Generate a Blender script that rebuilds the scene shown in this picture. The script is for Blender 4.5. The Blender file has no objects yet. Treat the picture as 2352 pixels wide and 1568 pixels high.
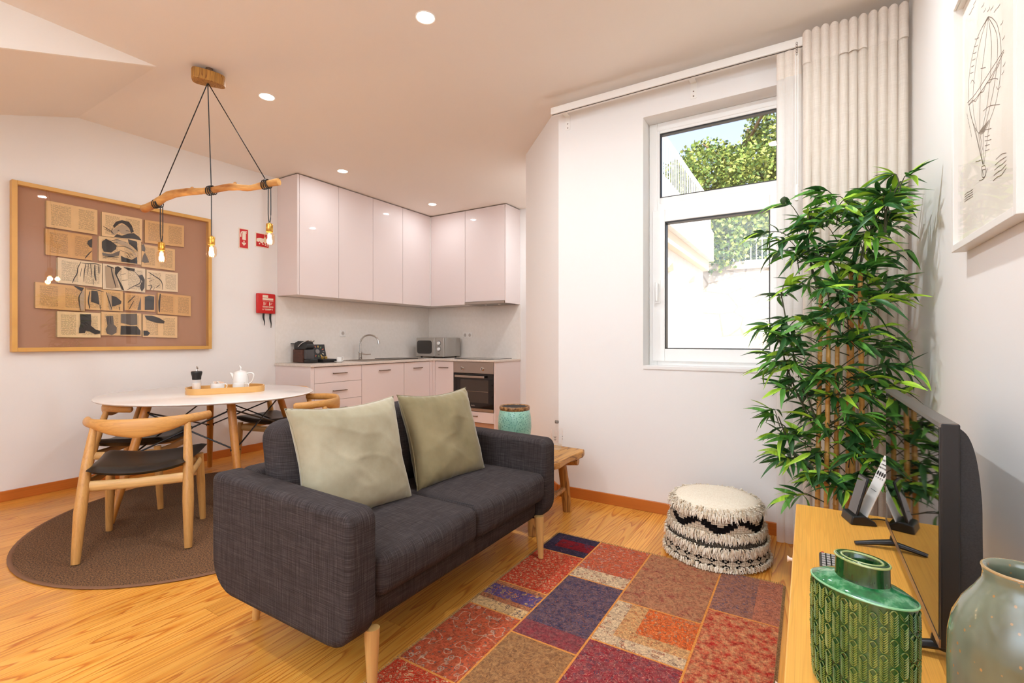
import bpy, bmesh, math, random
from mathutils import Vector, Matrix, noise
random.seed(7)
PI = math.pi
SC = bpy.context.scene
COL = SC.collection
V = Vector

# ------------------------------------------------------------------ camera, world, sun, lamps, exposure
cd = bpy.data.cameras.new('camera')
cam = bpy.data.objects.new('camera', cd)
COL.objects.link(cam)
cam.location = (0, 0, 1.15)
cam.rotation_euler = (PI / 2, 0, math.atan2(679, 1101))
cd.sensor_width = 36.0
cd.lens = 36.0 * 1101 / 2352
cd.shift_y = -4 / 2352
cd.clip_start = 0.02
cd.clip_end = 300
SC.camera = cam

SC.view_settings.view_transform = 'Standard'
SC.view_settings.look = 'None'
SC.view_settings.gamma = 1.0
SC.view_settings.use_curve_mapping = False
SC.view_settings.exposure = 0.08
SC.cycles.max_bounces = 10
SC.cycles.diffuse_bounces = 6
SC.cycles.glossy_bounces = 5
SC.cycles.transparent_max_bounces = 16
SC.cycles.transmission_bounces = 8
SC.cycles.caustics_reflective = False
SC.cycles.caustics_refractive = False
SC.cycles.sample_clamp_indirect = 6.0
SC.cycles.use_denoising = True

world = bpy.data.worlds.new('world')
SC.world = world
world.use_nodes = True
wn = world.node_tree
for n in list(wn.nodes):
    wn.nodes.remove(n)
wo = wn.nodes.new('ShaderNodeOutputWorld')
wb = wn.nodes.new('ShaderNodeBackground')
ws = wn.nodes.new('ShaderNodeTexSky')
ws.sky_type = 'NISHITA'
ws.sun_disc = False
ws.sun_elevation = math.radians(48)
ws.sun_rotation = math.radians(150)
ws.air_density = 1.0
ws.dust_density = 3.0
ws.ozone_density = 1.5
wb.inputs['Strength'].default_value = 0.5
wm = wn.nodes.new('ShaderNodeMix')      # thin summer haze over the clear sky
wm.data_type = 'RGBA'
wm.inputs[0].default_value = 0.3
wm.inputs[7].default_value = (2.2, 1.75, 2.0, 1)
wn.links.new(ws.outputs[0], wm.inputs[6])
wn.links.new(wm.outputs[2], wb.inputs['Color'])
wn.links.new(wb.outputs[0], wo.inputs['Surface'])


def lamp(name, typ, loc, energy, color=(1, 1, 1), rot=None, aim=None, **kw):
    l = bpy.data.lights.new(name, typ)
    l.energy = energy
    l.color = color
    for k, v in kw.items():
        setattr(l, k, v)
    o = bpy.data.objects.new(name, l)
    COL.objects.link(o)
    o.location = loc
    if aim is not None:
        o.rotation_euler = (V(aim) - V(loc)).to_track_quat('-Z', 'Y').to_euler()
    elif rot is not None:
        o.rotation_euler = rot
    return o


# the sun outside: it comes over the roof from behind the camera and only reaches the yard
lamp('sun', 'SUN', (3, -6, 8), 8.5, (1.0, 0.95, 0.86), aim=(3 - 0.52, -6 + 0.62, 8 - 0.72), angle=0.009)
WARM = (0.84, 0.93, 1.0)
# added fill lamp behind the camera, bounced off the closed rear wall
lamp('bounce_fill_lamp', 'AREA', (-0.62, -0.85, 1.9), 122, (0.60, 0.79, 1.0), aim=(-1.0, -2.0, 2.35),
     shape='RECTANGLE', size=1.6, size_y=0.9)
DOWNLIGHTS = [(-1.757, 1.958), (-3.296, 2.001), (-4.087, 3.295), (-4.105, 4.706), (-2.5, 4.71), (-1.757, 0.1), (-0.25, 1.96)]  # the one behind the angled wall and the last are unseen, added to brighten
DOWN_W = (17.0, 7.0, 3.2, 3.2, 14.0, 19.0, 20.0)
H = 2.89                 # ceiling height
XL, XR = -4.87, 0.445    # left and right wall
YW, YK = 3.217, 5.5      # window wall, kitchen wall
YB = -2.0                # wall behind the camera


# ------------------------------------------------------------------ helpers
def S(r, g, b):
    f = lambda c: (c / 255 / 12.92) if c / 255 <= 0.04045 else ((c / 255 + 0.055) / 1.055) ** 2.4
    return (f(r), f(g), f(b), 1.0)


class NT:
    def __init__(s, name):
        s.m = bpy.data.materials.new(name)
        s.m.use_nodes = True
        s.t = s.m.node_tree
        s.b = s.t.nodes['Principled BSDF']
        s.out = s.t.nodes['Material Output']

    def n(s, typ, ins=None, **props):
        nd = s.t.nodes.new('ShaderNode' + typ)
        for k, v in props.items():
            setattr(nd, k, v)
        for k, v in (ins or {}).items():
            s.set(nd, k, v)
        return nd

    def set(s, nd, k, v):
        sock = nd.inputs[k]
        if hasattr(v, 'outputs'):
            v = v.outputs[0]
        if isinstance(v, bpy.types.NodeSocket):
            s.t.links.new(v, sock)
        else:
            sock.default_value = v

    def p(s, **kw):
        for k, v in kw.items():
            s.set(s.b, {'base': 'Base Color', 'rough': 'Roughness', 'metal': 'Metallic', 'spec': 'Specular IOR Level', 'normal': 'Normal',
                        'ior': 'IOR', 'coat': 'Coat Weight', 'coatr': 'Coat Roughness', 'ec': 'Emission Color', 'es': 'Emission Strength',
                        'sheen': 'Sheen Weight', 'sheenr': 'Sheen Roughness', 'alpha': 'Alpha', 'sub': 'Subsurface Weight', 'trans': 'Transmission Weight'}[k], v)
        return s

    def co(s, scale=(1, 1, 1), rnd=False, rot=(0, 0, 0), which='Object'):
        tc = s.n('TexCoord')
        o = tc.outputs[which]
        if rnd:
            oi = s.n('ObjectInfo')
            mul = s.n('VectorMath', {0: oi.outputs['Random'], 1: (37.0, 91.0, 53.0)}, operation='MULTIPLY')
            o = s.n('VectorMath', {0: o, 1: mul.outputs[0]}, operation='ADD').outputs[0]
        return s.n('Mapping', {'Vector': o, 'Scale': scale, 'Rotation': rot}).outputs[0]

    def noise(s, vec, scale=5.0, detail=3.0, rough=0.5, dist=0.0):
        return s.n('TexNoise', {'Vector': vec, 'Scale': scale, 'Detail': detail, 'Roughness': rough, 'Distortion': dist}).outputs[0]

    def ramp(s, fac, stops, interp='LINEAR'):
        r = s.n('ValToRGB', {'Fac': fac})
        e = r.color_ramp.elements
        r.color_ramp.interpolation = interp
        while len(e) > 1:
            e.remove(e[-1])
        e[0].position, e[0].color = stops[0]
        for pos, c in stops[1:]:
            x = e.new(pos)
            x.color = c
        return r.outputs[0]

    def math(s, op, a, b=0.0, c=0.0, clamp=False):
        return s.n('Math', {0: a, 1: b, 2: c}, operation=op, use_clamp=clamp).outputs[0]

    def mix(s, fac, a, b, blend='MIX'):
        m = s.n('Mix', data_type='RGBA', blend_type=blend)
        s.set(m, 0, fac)
        s.set(m, 6, a)
        s.set(m, 7, b)
        return m.outputs[2]

    def bump(s, h, strength=0.2, dist=0.01):
        return s.n('Bump', {'Height': h, 'Strength': strength, 'Distance': dist}).outputs[0]


def plain(name, col, rough=0.5, **kw):
    t = NT(name)
    t.p(base=col, rough=rough, **kw)
    return t.m


def mottled(name, c1, c2, scale=20, rough=0.6, bump=0.0, stretch=(1, 1, 1), detail=4, lo=0.35, hi=0.65, bdist=0.002, rnd=False, **kw):
    t = NT(name)
    v = t.co(stretch, rnd)
    nz = t.noise(v, scale, detail)
    t.p(base=t.ramp(nz, [(lo, c1), (hi, c2)]), rough=rough, **kw)
    if bump:
        t.p(normal=t.bump(nz, bump, bdist))
    return t.m


def wood(name, light, dark, stretch=(1, 1, 0.06), scale=30, rings=6, rough=0.45, rnd=True, contrast=1.0, fiber=0.25, **kw):
    """growth rings: the contour lines of a stretched noise, plus fine fibres"""
    t = NT(name)
    v = t.co(stretch, rnd)
    f = t.noise(v, scale, 1.5, 0.4)
    r = t.math('FRACT', t.math('MULTIPLY', f, rings * 2.0))
    mid = tuple(light[i] * (1 - 0.45 * contrast) + dark[i] * 0.45 * contrast for i in range(3)) + (1,)
    base = t.ramp(r, [(0.0, light), (0.55, light), (0.80, mid), (0.93, dark if contrast > 0.7 else mid), (1.0, light)])
    fib = t.noise(t.co(tuple(a * (8 if a > 0.3 else 1) for a in stretch), rnd), scale * 1.6, 3)
    tint = t.ramp(fib, [(0.3, (1 - fiber, 1 - fiber, 1 - fiber, 1)), (0.7, (1.0, 1.0, 1.0, 1))])
    base = t.mix(1.0, base, tint, 'MULTIPLY')
    big = t.ramp(t.noise(v, scale * 0.12, 2), [(0.3, (0.86, 0.84, 0.80, 1)), (0.7, (1.06, 1.05, 1.03, 1))])
    base = t.mix(1.0, base, big, 'MULTIPLY')
    t.p(base=base, rough=rough, **kw)
    return t.m


def weave(name, c1, c2, c3, freq=420, rough=0.95, bump=0.5, slub=6.0, **kw):
    t = NT(name)
    nrm = t.n('SeparateXYZ', {0: t.n('TexCoord').outputs['Normal']})
    num, den = 0.0, 0.0
    for i, sc in enumerate(((freq, slub, slub), (slub, freq, slub), (slub, slub, freq))):
        hh_ = t.noise(t.co(sc), 1.0, 2.0, 0.6)
        w_ = t.math('SUBTRACT', 1.02, t.math('POWER', t.math('ABSOLUTE', nrm.outputs[i]), 0.7), clamp=True)   # threads run across the surface only
        num = t.math('MULTIPLY_ADD', hh_, w_, num)
        den = t.math('ADD', w_, den)
    a = t.math('DIVIDE', num, den)
    t.p(base=t.ramp(a, [(0.36, c1), (0.5, c2), (0.64, c3)]), rough=rough, normal=t.bump(a, bump, 0.002), **kw)
    return t.m


def glass(name, tint=(1, 1, 1, 1), ior=1.5, rough=0.0, boost=1.0):
    t = NT(name)
    tr = t.n('BsdfTransparent', {'Color': tint})
    gl = t.n('BsdfGlossy', {'Color': (1, 1, 1, 1), 'Roughness': rough})
    lw = t.n('LayerWeight', {'Blend': 0.5})
    f0 = ((ior - 1) / (ior + 1)) ** 2
    f = t.math('MULTIPLY', t.math('MULTIPLY_ADD', t.math('POWER', lw.outputs['Facing'], 5.0), 1 - f0, f0), boost, clamp=True)
    mx = t.n('MixShader', {0: f, 1: tr.outputs[0], 2: gl.outputs[0]})
    t.t.links.new(mx.outputs[0], t.out.inputs['Surface'])
    return t.m


class MB:
    """collects shapes, then links them as one mesh object"""

    def __init__(s):
        s.v, s.f, s.mi, s.cur = [], [], [], 0

    def add(s, vs, fs):
        b = len(s.v)
        s.v += [tuple(x) for x in vs]
        s.f += [tuple(i + b for i in f) for f in fs]
        s.mi += [s.cur] * len(fs)
        return s

    def box(s, lo, hi, M=None):
        (a, b, c), (d, e, f) = lo, hi
        vs = [V((x, y, z)) for z in (c, f) for y in (b, e) for x in (a, d)]
        if M is not None:
            vs = [M @ p for p in vs]
        return s.add(vs, [(0, 2, 3, 1), (4, 5, 7, 6), (0, 1, 5, 4), (2, 6, 7, 3), (0, 4, 6, 2), (1, 3, 7, 5)])

    def loft(s, secs, caps=True, closed=False):
        """secs: list of rings with the same point count"""
        n = len(secs[0])
        b = len(s.v)
        vs = [p for r in secs for p in r]
        fs = []
        m = len(secs)
        for i in range(m if closed else m - 1):
            for j in range(n):
                k = (j + 1) % n
                i2 = (i + 1) % m
                fs.append((i * n + j, i * n + k, i2 * n + k, i2 * n + j))
        if caps and not closed:
            fs.append(tuple(reversed(range(n))))
            fs.append(tuple((m - 1) * n + j for j in range(n)))
        return s.add(vs, fs)

    def tube(s, pts, r, n=10, caps=True, closed=False, flat=None, up=(0, 0, 1)):
        """round (or oval: flat = list of half-heights along up) tube through the points"""
        pts = [V(p) for p in pts]
        m = len(pts)
        rs = r if isinstance(r, (list, tuple)) else [r] * m
        hs = flat if flat is not None else rs
        if not isinstance(hs, (list, tuple)):
            hs = [hs] * m
        secs = []
        up = V(up)
        for i in range(m):
            a = pts[i - 1] if (i > 0 or closed) else pts[i]
            c = pts[(i + 1) % m] if (i < m - 1 or closed) else pts[i]
            t = (c - a).normalized()
            side = t.cross(up)
            if side.length < 0.05:
                side = t.cross(V((0.3, 1, 0.1)))
            side.normalize()
            u2 = side.cross(t).normalized()
            secs.append([pts[i] + side * (math.cos(q) * rs[i]) + u2 * (math.sin(q) * hs[i]) for q in [2 * PI * j / n for j in range(n)]])
        return s.loft(secs, caps, closed)

    def cyl(s, p0, p1, r0, r1=None, n=16, caps=True):
        return s.tube([p0, p1], [r0, r0 if r1 is None else r1], n, caps)

    def lathe(s, prof, c=(0, 0, 0), n=32, sx=1.0, sy=1.0, rot=0.0, caps=True):
        secs = []
        cr, sr = math.cos(rot), math.sin(rot)
        for r, z in prof:
            ring = []
            for j in range(n):
                q = 2 * PI * j / n
                x, y = r * sx * math.cos(q), r * sy * math.sin(q)
                ring.append((c[0] + x * cr - y * sr, c[1] + x * sr + y * cr, c[2] + z))
            secs.append(ring)
        return s.loft(secs, caps)

    def prism(s, poly, lo, hi, M=None):
        """2D outline (counter-clockwise) extruded along z, then moved by M"""
        n = len(poly)
        vs = [V((x, y, z)) for z in (lo, hi) for x, y in poly]
        if M is not None:
            vs = [M @ p for p in vs]
        fs = [tuple(reversed(range(n))), tuple(n + j for j in range(n))]
        fs += [(j, (j + 1) % n, n + (j + 1) % n, n + j) for j in range(n)]
        return s.add(vs, fs)

    def grid(s, fn, nu, nv, flip=False):
        vs = [fn(i / nu, j / nv) for j in range(nv + 1) for i in range(nu + 1)]
        w = nu + 1
        fs = []
        for j in range(nv):
            for i in range(nu):
                q = (j * w + i, j * w + i + 1, (j + 1) * w + i + 1, (j + 1) * w + i)
                fs.append(tuple(reversed(q)) if flip else q)
        return s.add(vs, fs)

    def rbox(s, c, size, r, seg=3, inner=6, puff=(0, 0, 0), M=None):
        """rounded, optionally puffed-up cuboid with an evenly divided surface"""
        hx, hy, hz = [q / 2 for q in size]

        def ticks(h):
            rr = min(r, h * 0.99)
            a = [-h + rr * (1 - math.cos(PI / 2 * k / seg)) for k in range(seg)]
            b = [(-h + rr) + (2 * h - 2 * rr) * k / inner for k in range(inner + 1)]
            return a + b + [-q for q in reversed(a)]
        T = [ticks(h) for h in (hx, hy, hz)]
        Hh = (hx, hy, hz)
        for ax in range(3):
            u, w = (ax + 1) % 3, (ax + 2) % 3
            for sg in (-1, 1):
                vs = []
                for b_ in T[w]:
                    for a_ in T[u]:
                        p = [0, 0, 0]
                        p[ax], p[u], p[w] = sg * Hh[ax], a_, b_
                        q = [max(-(Hh[k] - r), min(Hh[k] - r, p[k])) for k in range(3)]
                        d = V([p[k] - q[k] for k in range(3)])
                        o = V(q) + (d.normalized() * r if d.length > 1e-9 else d)
                        nrm = [o[k] / Hh[k] for k in range(3)]
                        for k in range(3):
                            k1, k2 = (k + 1) % 3, (k + 2) % 3
                            o[k] += puff[k] * nrm[k] * max(0, 1 - nrm[k1] ** 2) * max(0, 1 - nrm[k2] ** 2)
                        o = o + V(c)
                        vs.append(M @ o if M is not None else o)
                n1, n2 = len(T[u]), len(T[w])
                fs = []
                for j in range(n2 - 1):
                    for i in range(n1 - 1):
                        qd = (j * n1 + i, j * n1 + i + 1, (j + 1) * n1 + i + 1, (j + 1) * n1 + i)
                        fs.append(qd if sg > 0 else tuple(reversed(qd)))
                s.add(vs, fs)
        return s

    def mesh(s, name, mats, smooth=True, angle=40, weld=False):
        me = bpy.data.meshes.new(name)
        me.from_pydata(s.v, [], s.f)
        for m in (mats if isinstance(mats, (list, tuple)) else [mats]):
            me.materials.append(m)
        if any(s.mi):
            me.polygons.foreach_set('material_index', s.mi)
        if weld:
            b = bmesh.new()
            b.from_mesh(me)
            bmesh.ops.remove_doubles(b, verts=b.verts, dist=1e-5)
            b.to_mesh(me)
            b.free()
        if smooth:
            me.shade_smooth()
            me.set_sharp_from_angle(angle=math.radians(angle))
        me.update()
        return me

    def obj(s, name, mats, parent=None, smooth=True, angle=40, bevel=0.0, seg=2, weld=False, loc=None, sub=0):
        o = bpy.data.objects.new(name, s.mesh(name, mats, smooth, angle, weld))
        COL.objects.link(o)
        if parent is not None:
            o.parent = parent
        if loc is not None:
            o.location = loc
        if bevel:
            md = o.modifiers.new('bevel', 'BEVEL')
            md.width, md.segments, md.limit_method, md.angle_limit = bevel, seg, 'ANGLE', math.radians(35)
        if sub:
            md = o.modifiers.new('sub', 'SUBSURF')
            md.levels = md.render_levels = sub
        return o


def tag(o, label, cat, group=None, kind=None):
    o['label'] = label
    o['category'] = cat
    if group:
        o['group'] = group
    if kind:
        o['kind'] = kind
    return o


def thing(name, label, cat, loc=(0, 0, 0), rz=0.0, group=None):
    o = bpy.data.objects.new(name, None)
    o.empty_display_size = 0.05
    COL.objects.link(o)
    o.location = loc
    o.rotation_euler = (0, 0, rz)
    return tag(o, label, cat, group)


def dup(root, loc, rz, label):
    """a copy of a thing with copies of its parts and sub-parts"""
    r = root.copy()
    COL.objects.link(r)
    r.location = loc
    r.rotation_euler = (0, 0, rz)
    r['label'] = label
    for ch in list(root.children):
        c = ch.copy()
        COL.objects.link(c)
        c.parent = r
        for g in list(ch.children):
            d = g.copy()
            COL.objects.link(d)
            d.parent = c
    return r


def text(name, body, size, mat, parent, M, align='CENTER', depth=0.0006):
    cu = bpy.data.curves.new(name, 'FONT')
    cu.body = body
    cu.size = size
    cu.align_x = align
    cu.align_y = 'CENTER'
    cu.extrude = depth
    cu.resolution_u = 2
    tmp = bpy.data.objects.new(name, cu)
    me = bpy.data.meshes.new_from_object(tmp)
    bpy.data.objects.remove(tmp)
    me.materials.clear()
    me.materials.append(mat)
    me.transform(M)
    o = bpy.data.objects.new(name, me)
    COL.objects.link(o)
    o.parent = parent
    return o


def frame_of(o, x, y, z):
    """matrix from an origin and three axes"""
    return Matrix.Translation(V(o)) @ Matrix((V(x), V(y), V(z))).transposed().to_4x4()


def struct(o, label=None):
    o['kind'] = 'structure'
    if label:
        o['label'] = label
    return o


def smooth_path(pts, k=6):
    """Catmull-Rom through the points"""
    pts = [V(p) for p in pts]
    out = []
    for i in range(len(pts) - 1):
        p0, p1, p2, p3 = pts[max(i - 1, 0)], pts[i], pts[i + 1], pts[min(i + 2, len(pts) - 1)]
        for j in range(k):
            t = j / k
            out.append(0.5 * ((2 * p1) + (p2 - p0) * t + (2 * p0 - 5 * p1 + 4 * p2 - p3) * t * t + (3 * p1 - p0 - 3 * p2 + p3) * t ** 3))
    out.append(pts[-1])
    return out


def lerp_list(vals, n):
    out = []
    for i in range(n):
        t = i / (n - 1) * (len(vals) - 1)
        k = min(int(t), len(vals) - 2)
        out.append(vals[k] + (vals[k + 1] - vals[k]) * (t - k))
    return out


# ------------------------------------------------------------------ materials
def wallpaint(name, col):
    t = NT(name)
    nz = t.noise(t.co(), 90, 4)
    t.p(base=col, rough=0.85, spec=0.25, normal=t.bump(nz, 0.06, 0.002))
    return t.m


M_WALL = wallpaint('wall_paint', S(236, 232, 228))
M_CEIL = wallpaint('ceiling_paint', S(238, 229, 220))
M_WHITE = plain('white_lacquer', S(240, 236, 230), 0.35)
M_PVC = plain('window_plastic', S(242, 240, 236), 0.3)
M_BLACKG = plain('black_gasket', S(30, 28, 27), 0.5)
M_GLASS = glass('clear_glass')
M_PICGLASS = glass('picture_glass', boost=0.7)
M_CAB = plain('cabinet_gloss', S(230, 216, 212), 0.40, spec=0.3, coat=0.30, coatr=0.02)
M_CABEDGE = plain('cabinet_edge', S(236, 228, 224), 0.35)
M_GAP = plain('dark_gap', S(70, 62, 58), 0.8)
M_WORKTOP = mottled('worktop_stone', S(214, 200, 188), S(224, 212, 200), 60, 0.35)
M_STEEL = NT('brushed_steel')
M_STEEL.p(base=S(178, 168, 158), metal=1.0, rough=M_STEEL.ramp(M_STEEL.noise(M_STEEL.co((2, 2, 200)), 1.0, 2), [(0.3, (0.28, 0.28, 0.28, 1)), (0.7, (0.42, 0.42, 0.42, 1))]))
M_STEEL = M_STEEL.m
M_CHROME = plain('chrome', S(205, 203, 200), 0.08, metal=1.0)
M_HANDLE = plain('handle_nickel', S(140, 122, 108), 0.32, metal=1.0)
M_BLACK = plain('black_plastic', S(26, 25, 25), 0.4)
M_BLACKGLOSS = plain('black_gloss', S(12, 12, 13), 0.06, spec=0.6)
M_SILVER = plain('silver_plastic', S(176, 172, 166), 0.38, metal=0.55)
M_CERAMIC = plain('white_porcelain', S(238, 238, 236), 0.12, coat=0.4)
M_OAK = wood('oak_clear', S(214, 160, 92), S(176, 118, 58), (1, 1, 0.05), 36, 2.2, 0.38, contrast=0.6, fiber=0.14)
M_OAKX = wood('oak_crest', S(212, 156, 86), S(176, 116, 56), (0.07, 0.6, 1), 30, 2.2, 0.38, contrast=0.6, fiber=0.14)
M_OAKPALE = wood('oak_pale', S(226, 182, 118), S(190, 140, 80), (0.05, 1, 1), 36, 2.2, 0.42, contrast=0.6, fiber=0.14)
M_BEECH = wood('beech_leg', S(222, 176, 108), S(194, 142, 80), (1, 1, 0.05), 40, 1.6, 0.4, contrast=0.5, fiber=0.12)
M_TABLELEG = wood('table_leg_wood', S(206, 138, 62), S(170, 104, 42), (1, 1, 0.05), 40, 2, 0.35, contrast=0.6, fiber=0.15)
M_BASEB = wood('baseboard_wood', S(202, 116, 46), S(176, 92, 32), (0.05, 0.05, 1), 16, 1.2, 0.35, rnd=False, contrast=0.35, fiber=0.12)
M_SIDEB = wood('sideboard_oak', S(252, 186, 86), S(228, 150, 60), (1, 0.045, 1), 34, 3.4, 0.34, rnd=False, contrast=0.55, fiber=0.2)
M_FRAMEWOOD = wood('frame_oak', S(224, 172, 92), S(198, 142, 66), (1, 0.1, 0.1), 30, 1.5, 0.4, rnd=False, contrast=0.4, fiber=0.12)
M_LEATHER = mottled('black_leather', S(22, 17, 14), S(31, 24, 20), 160, 0.40, 0.12, bdist=0.001)
M_IRON = plain('black_rod', S(22, 20, 20), 0.4)
M_RUSTIC = wood('rustic_elm', S(214, 156, 84), S(128, 74, 30), (1, 0.08, 1), 22, 3.0, 0.5, rnd=False, contrast=1.0, fiber=0.3)
M_RUSTICLEG = wood('rustic_leg', S(206, 150, 80), S(134, 82, 36), (1, 1, 0.08), 26, 2.6, 0.5, contrast=1.0, fiber=0.3)

# ------------------------------------------------------------------ the room shell
def quadwall(name, lo, hi, mat=M_WALL, label=None):
    return struct(MB().box(lo, hi).obj(name, mat, smooth=False), label)


T = 0.12
quadwall('wall_left', (XL - T, YB - T, 0), (XL, YK + T, H + 0.06))
quadwall('wall_kitchen', (XL, YK, 0), (-2.255 + T, YK + T, H + 0.06))
quadwall('wall_right', (XR, YB - T, 0), (XR + T, YW + 0.30, H + 0.06))
quadwall('wall_rear', (XL, YB - T, 0), (XR, YB, H + 0.06))
quadwall('wall_return', (-2.255, 3.905, 0), (-2.255 + T, YK, H + 0.06))
# the angled wall between the window wall and the kitchen
struct(MB().prism([(-2.255, 3.905), (-1.577, YW), (-1.577 + 0.2, YW + 0.3), (-2.255 + T, 3.905 + 0.25)], 0, H + 0.06).obj('wall_angled', M_WALL, smooth=False))
# window wall with its opening
WX0, WX1, WZ0, WZ1 = -0.945, -0.085, 0.972, 2.648
ww = MB()
for lo, hi in (((-1.577, YW, 0), (WX0, YW + 0.3, H + 0.06)), ((WX1, YW, 0), (XR, YW + 0.3, H + 0.06)),
               ((WX0, YW, 0), (WX1, YW + 0.3, WZ0)), ((WX0, YW, WZ1), (WX1, YW + 0.3, H + 0.06))):
    ww.box(lo, hi)
struct(ww.obj('wall_window', M_WALL, smooth=False))
# ceiling: flat, with the roof slope and the upright cheek of the dormer on the left
SX, SY, SLOPE = -3.549, 1.41, 0.345
c = MB()
c.prism([(XL, SY), (XR, SY), (XR, YW), (-1.577, YW), (-2.255, 3.905), (-2.255, YK), (XL, YK)], H, H + 0.06)
c.box((SX, YB, H), (XR, SY, H + 0.06))
zs = H - SLOPE * (SY - YB)
c.add([(XL, SY, H), (SX, SY, H), (SX, YB, zs), (XL, YB, zs), (XL, SY, H + 0.06), (SX, SY, H + 0.06), (SX, YB, H + 0.06), (XL, YB, H + 0.06)],
      [(0, 1, 2, 3), (4, 7, 6, 5), (1, 5, 6, 2), (0, 3, 7, 4), (2, 6, 7, 3)])
struct(c.obj('ceiling', M_CEIL, smooth=False))
struct(MB().add([(SX + 0.001, SY, H), (SX + 0.001, YB, H), (SX + 0.001, YB, zs), (SX + 0.02, SY, H), (SX + 0.02, YB, H), (SX + 0.02, YB, zs)],
                [(0, 1, 2), (5, 4, 3), (0, 2, 5, 3), (0, 3, 4, 1), (1, 4, 5, 2)]).obj('wall_dormer', wallpaint('dormer_paint', S(244, 238, 230)), smooth=False))

# floor: a subfloor and every pine board of it
t = NT('pine_board')
v = t.co((1, 0.06, 1), True)
f = t.noise(v, 10.5, 1.2, 0.35)
r = t.math('FRACT', t.math('MULTIPLY', f, 17.0))
grain = t.ramp(r, [(0.0, S(236, 170, 80)), (0.45, S(232, 164, 71)), (0.75, S(221, 145, 54)), (0.90, S(196, 110, 34)), (1.0, S(233, 166, 73))])
fib = t.ramp(t.noise(t.co((60, 1.5, 1), True), 4, 3), [(0.3, (0.86, 0.84, 0.8, 1)), (0.7, (1.04, 1.03, 1.0, 1))])
oi = t.n('ObjectInfo')
tone = t.ramp(oi.outputs['Random'], [(0.0, (0.86, 0.82, 0.76, 1)), (0.5, (0.97, 0.96, 0.94, 1)), (1.0, (1.06, 1.07, 1.1, 1))])
t.p(base=t.mix(1.0, t.mix(1.0, grain, fib, 'MULTIPLY'), tone, 'MULTIPLY'), rough=0.28, spec=0.45)
M_PINE = t.m
floor = struct(MB().box((XL - 0.1, YB - 0.1, -0.2), (XR + 0.1, YK + 0.1, -0.02)).obj('floor', plain('subfloor', S(120, 76, 36), 0.9), smooth=False))
PW = 0.121
plank_meshes = {}
x = XL
row = 0
rng = random.Random(3)
while x < XR - 0.01:
    w = min(PW, XR - x)
    y = YB + 0.002 - rng.random() * 1.1
    yend = YK if x < -2.2 else YW
    while y < yend:
        L = rng.choice((1.7, 2.05, 2.4))
        y0, y1 = max(y, YB), min(y + L, yend)
        if y1 - y0 > 0.03:
            key = (round(w, 3), round(y1 - y0, 3))
            if key not in plank_meshes:
                plank_meshes[key] = MB().box((-w / 2 + 0.0005, -(y1 - y0) / 2 + 0.0006, -0.02), (w / 2 - 0.0005, (y1 - y0) / 2 - 0.0006, 0)).mesh('plank', M_PINE, smooth=False)
            o = bpy.data.objects.new('plank', plank_meshes[key])
            COL.objects.link(o)
            o.parent = floor
            o.location = (x + w / 2, (y0 + y1) / 2, 0)
        y += L
    x += PW
    row += 1

# baseboards
BB = 0.075
def baseboard(name, p0, p1, nrm):
    (ax, ay), (bx, by) = p0, p1
    nx, ny = nrm
    d = 0.014
    o = MB().prism([(ax, ay), (bx, by), (bx + nx * d, by + ny * d), (ax + nx * d, ay + ny * d)], 0, BB).obj(name, M_BASEB, smooth=False, bevel=0.003)
    return struct(o)
baseboard('baseboard_left', (XL, YB), (XL, 3.045), (1, 0))
baseboard('baseboard_window', (XR, YW), (-1.577, YW), (0, -1))
s2 = math.sqrt(0.5)
baseboard('baseboard_angled', (-1.577, YW), (-2.255, 3.905), (-0.712, -0.702))
baseboard('baseboard_right', (XR, YB), (XR, YW - 0.016), (-1, 0))

# ------------------------------------------------------------------ window
win = bpy.data.objects.new('window_1', None)
COL.objects.link(win)
win.location = (0, YW + 0.14, 0)
struct(win)
fx0, fx1 = WX0 + 0.002, WX1 - 0.002
z0, z1 = WZ0 + 0.001, WZ1 - 0.001
fw_, fd = 0.055, 0.065
MUL = 2.055
f = MB()
for lo, hi in (((fx0, 0, z0), (fx0 + fw_, fd, z1)), ((fx1 - fw_, 0, z0), (fx1, fd, z1)), ((fx0 + fw_, 0, z1 - fw_), (fx1 - fw_, fd, z1)),
               ((fx0 + fw_, 0, z0), (fx1 - fw_, fd, z0 + 0.04)), ((fx0 + fw_, 0, MUL - 0.015), (fx1 - fw_, fd, MUL + 0.035))):
    f.box(lo, hi)
f.obj('window_frame', M_PVC, win, smooth=False, bevel=0.004)


def sash(name, x0, x1, za, zb, st, y0, y1, gasket=0.006):
    q = MB()
    for lo, hi in (((x0, y0, za), (x0 + st, y1, zb)), ((x1 - st, y0, za), (x1, y1, zb)), ((x0 + st, y0, zb - st), (x1 - st, y1, zb)), ((x0 + st, y0, za), (x1 - st, y1, za + st))):
        q.box(lo, hi)
    so = q.obj(name, M_PVC, win, smooth=False, bevel=0.004)
    g = MB()
    a, b, cc, d = x0 + st, x1 - st, za + st, zb - st
    for lo, hi in (((a, y0 + 0.004, cc), (a + gasket, y1, d)), ((b - gasket, y0 + 0.004, cc), (b, y1, d)), ((a + gasket, y0 + 0.004, d - gasket * 1.6), (b - gasket, y1, d)), ((a + gasket, y0 + 0.004, cc), (b - gasket, y1, cc + gasket))):
        g.box(lo, hi)
    g.obj('gasket', M_BLACKG, so, smooth=False)
    MB().box((a, (y0 + y1) / 2 + 0.004, cc), (b, (y0 + y1) / 2 + 0.008, d)).obj('pane', M_GLASS, so, smooth=False)
    return so


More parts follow.
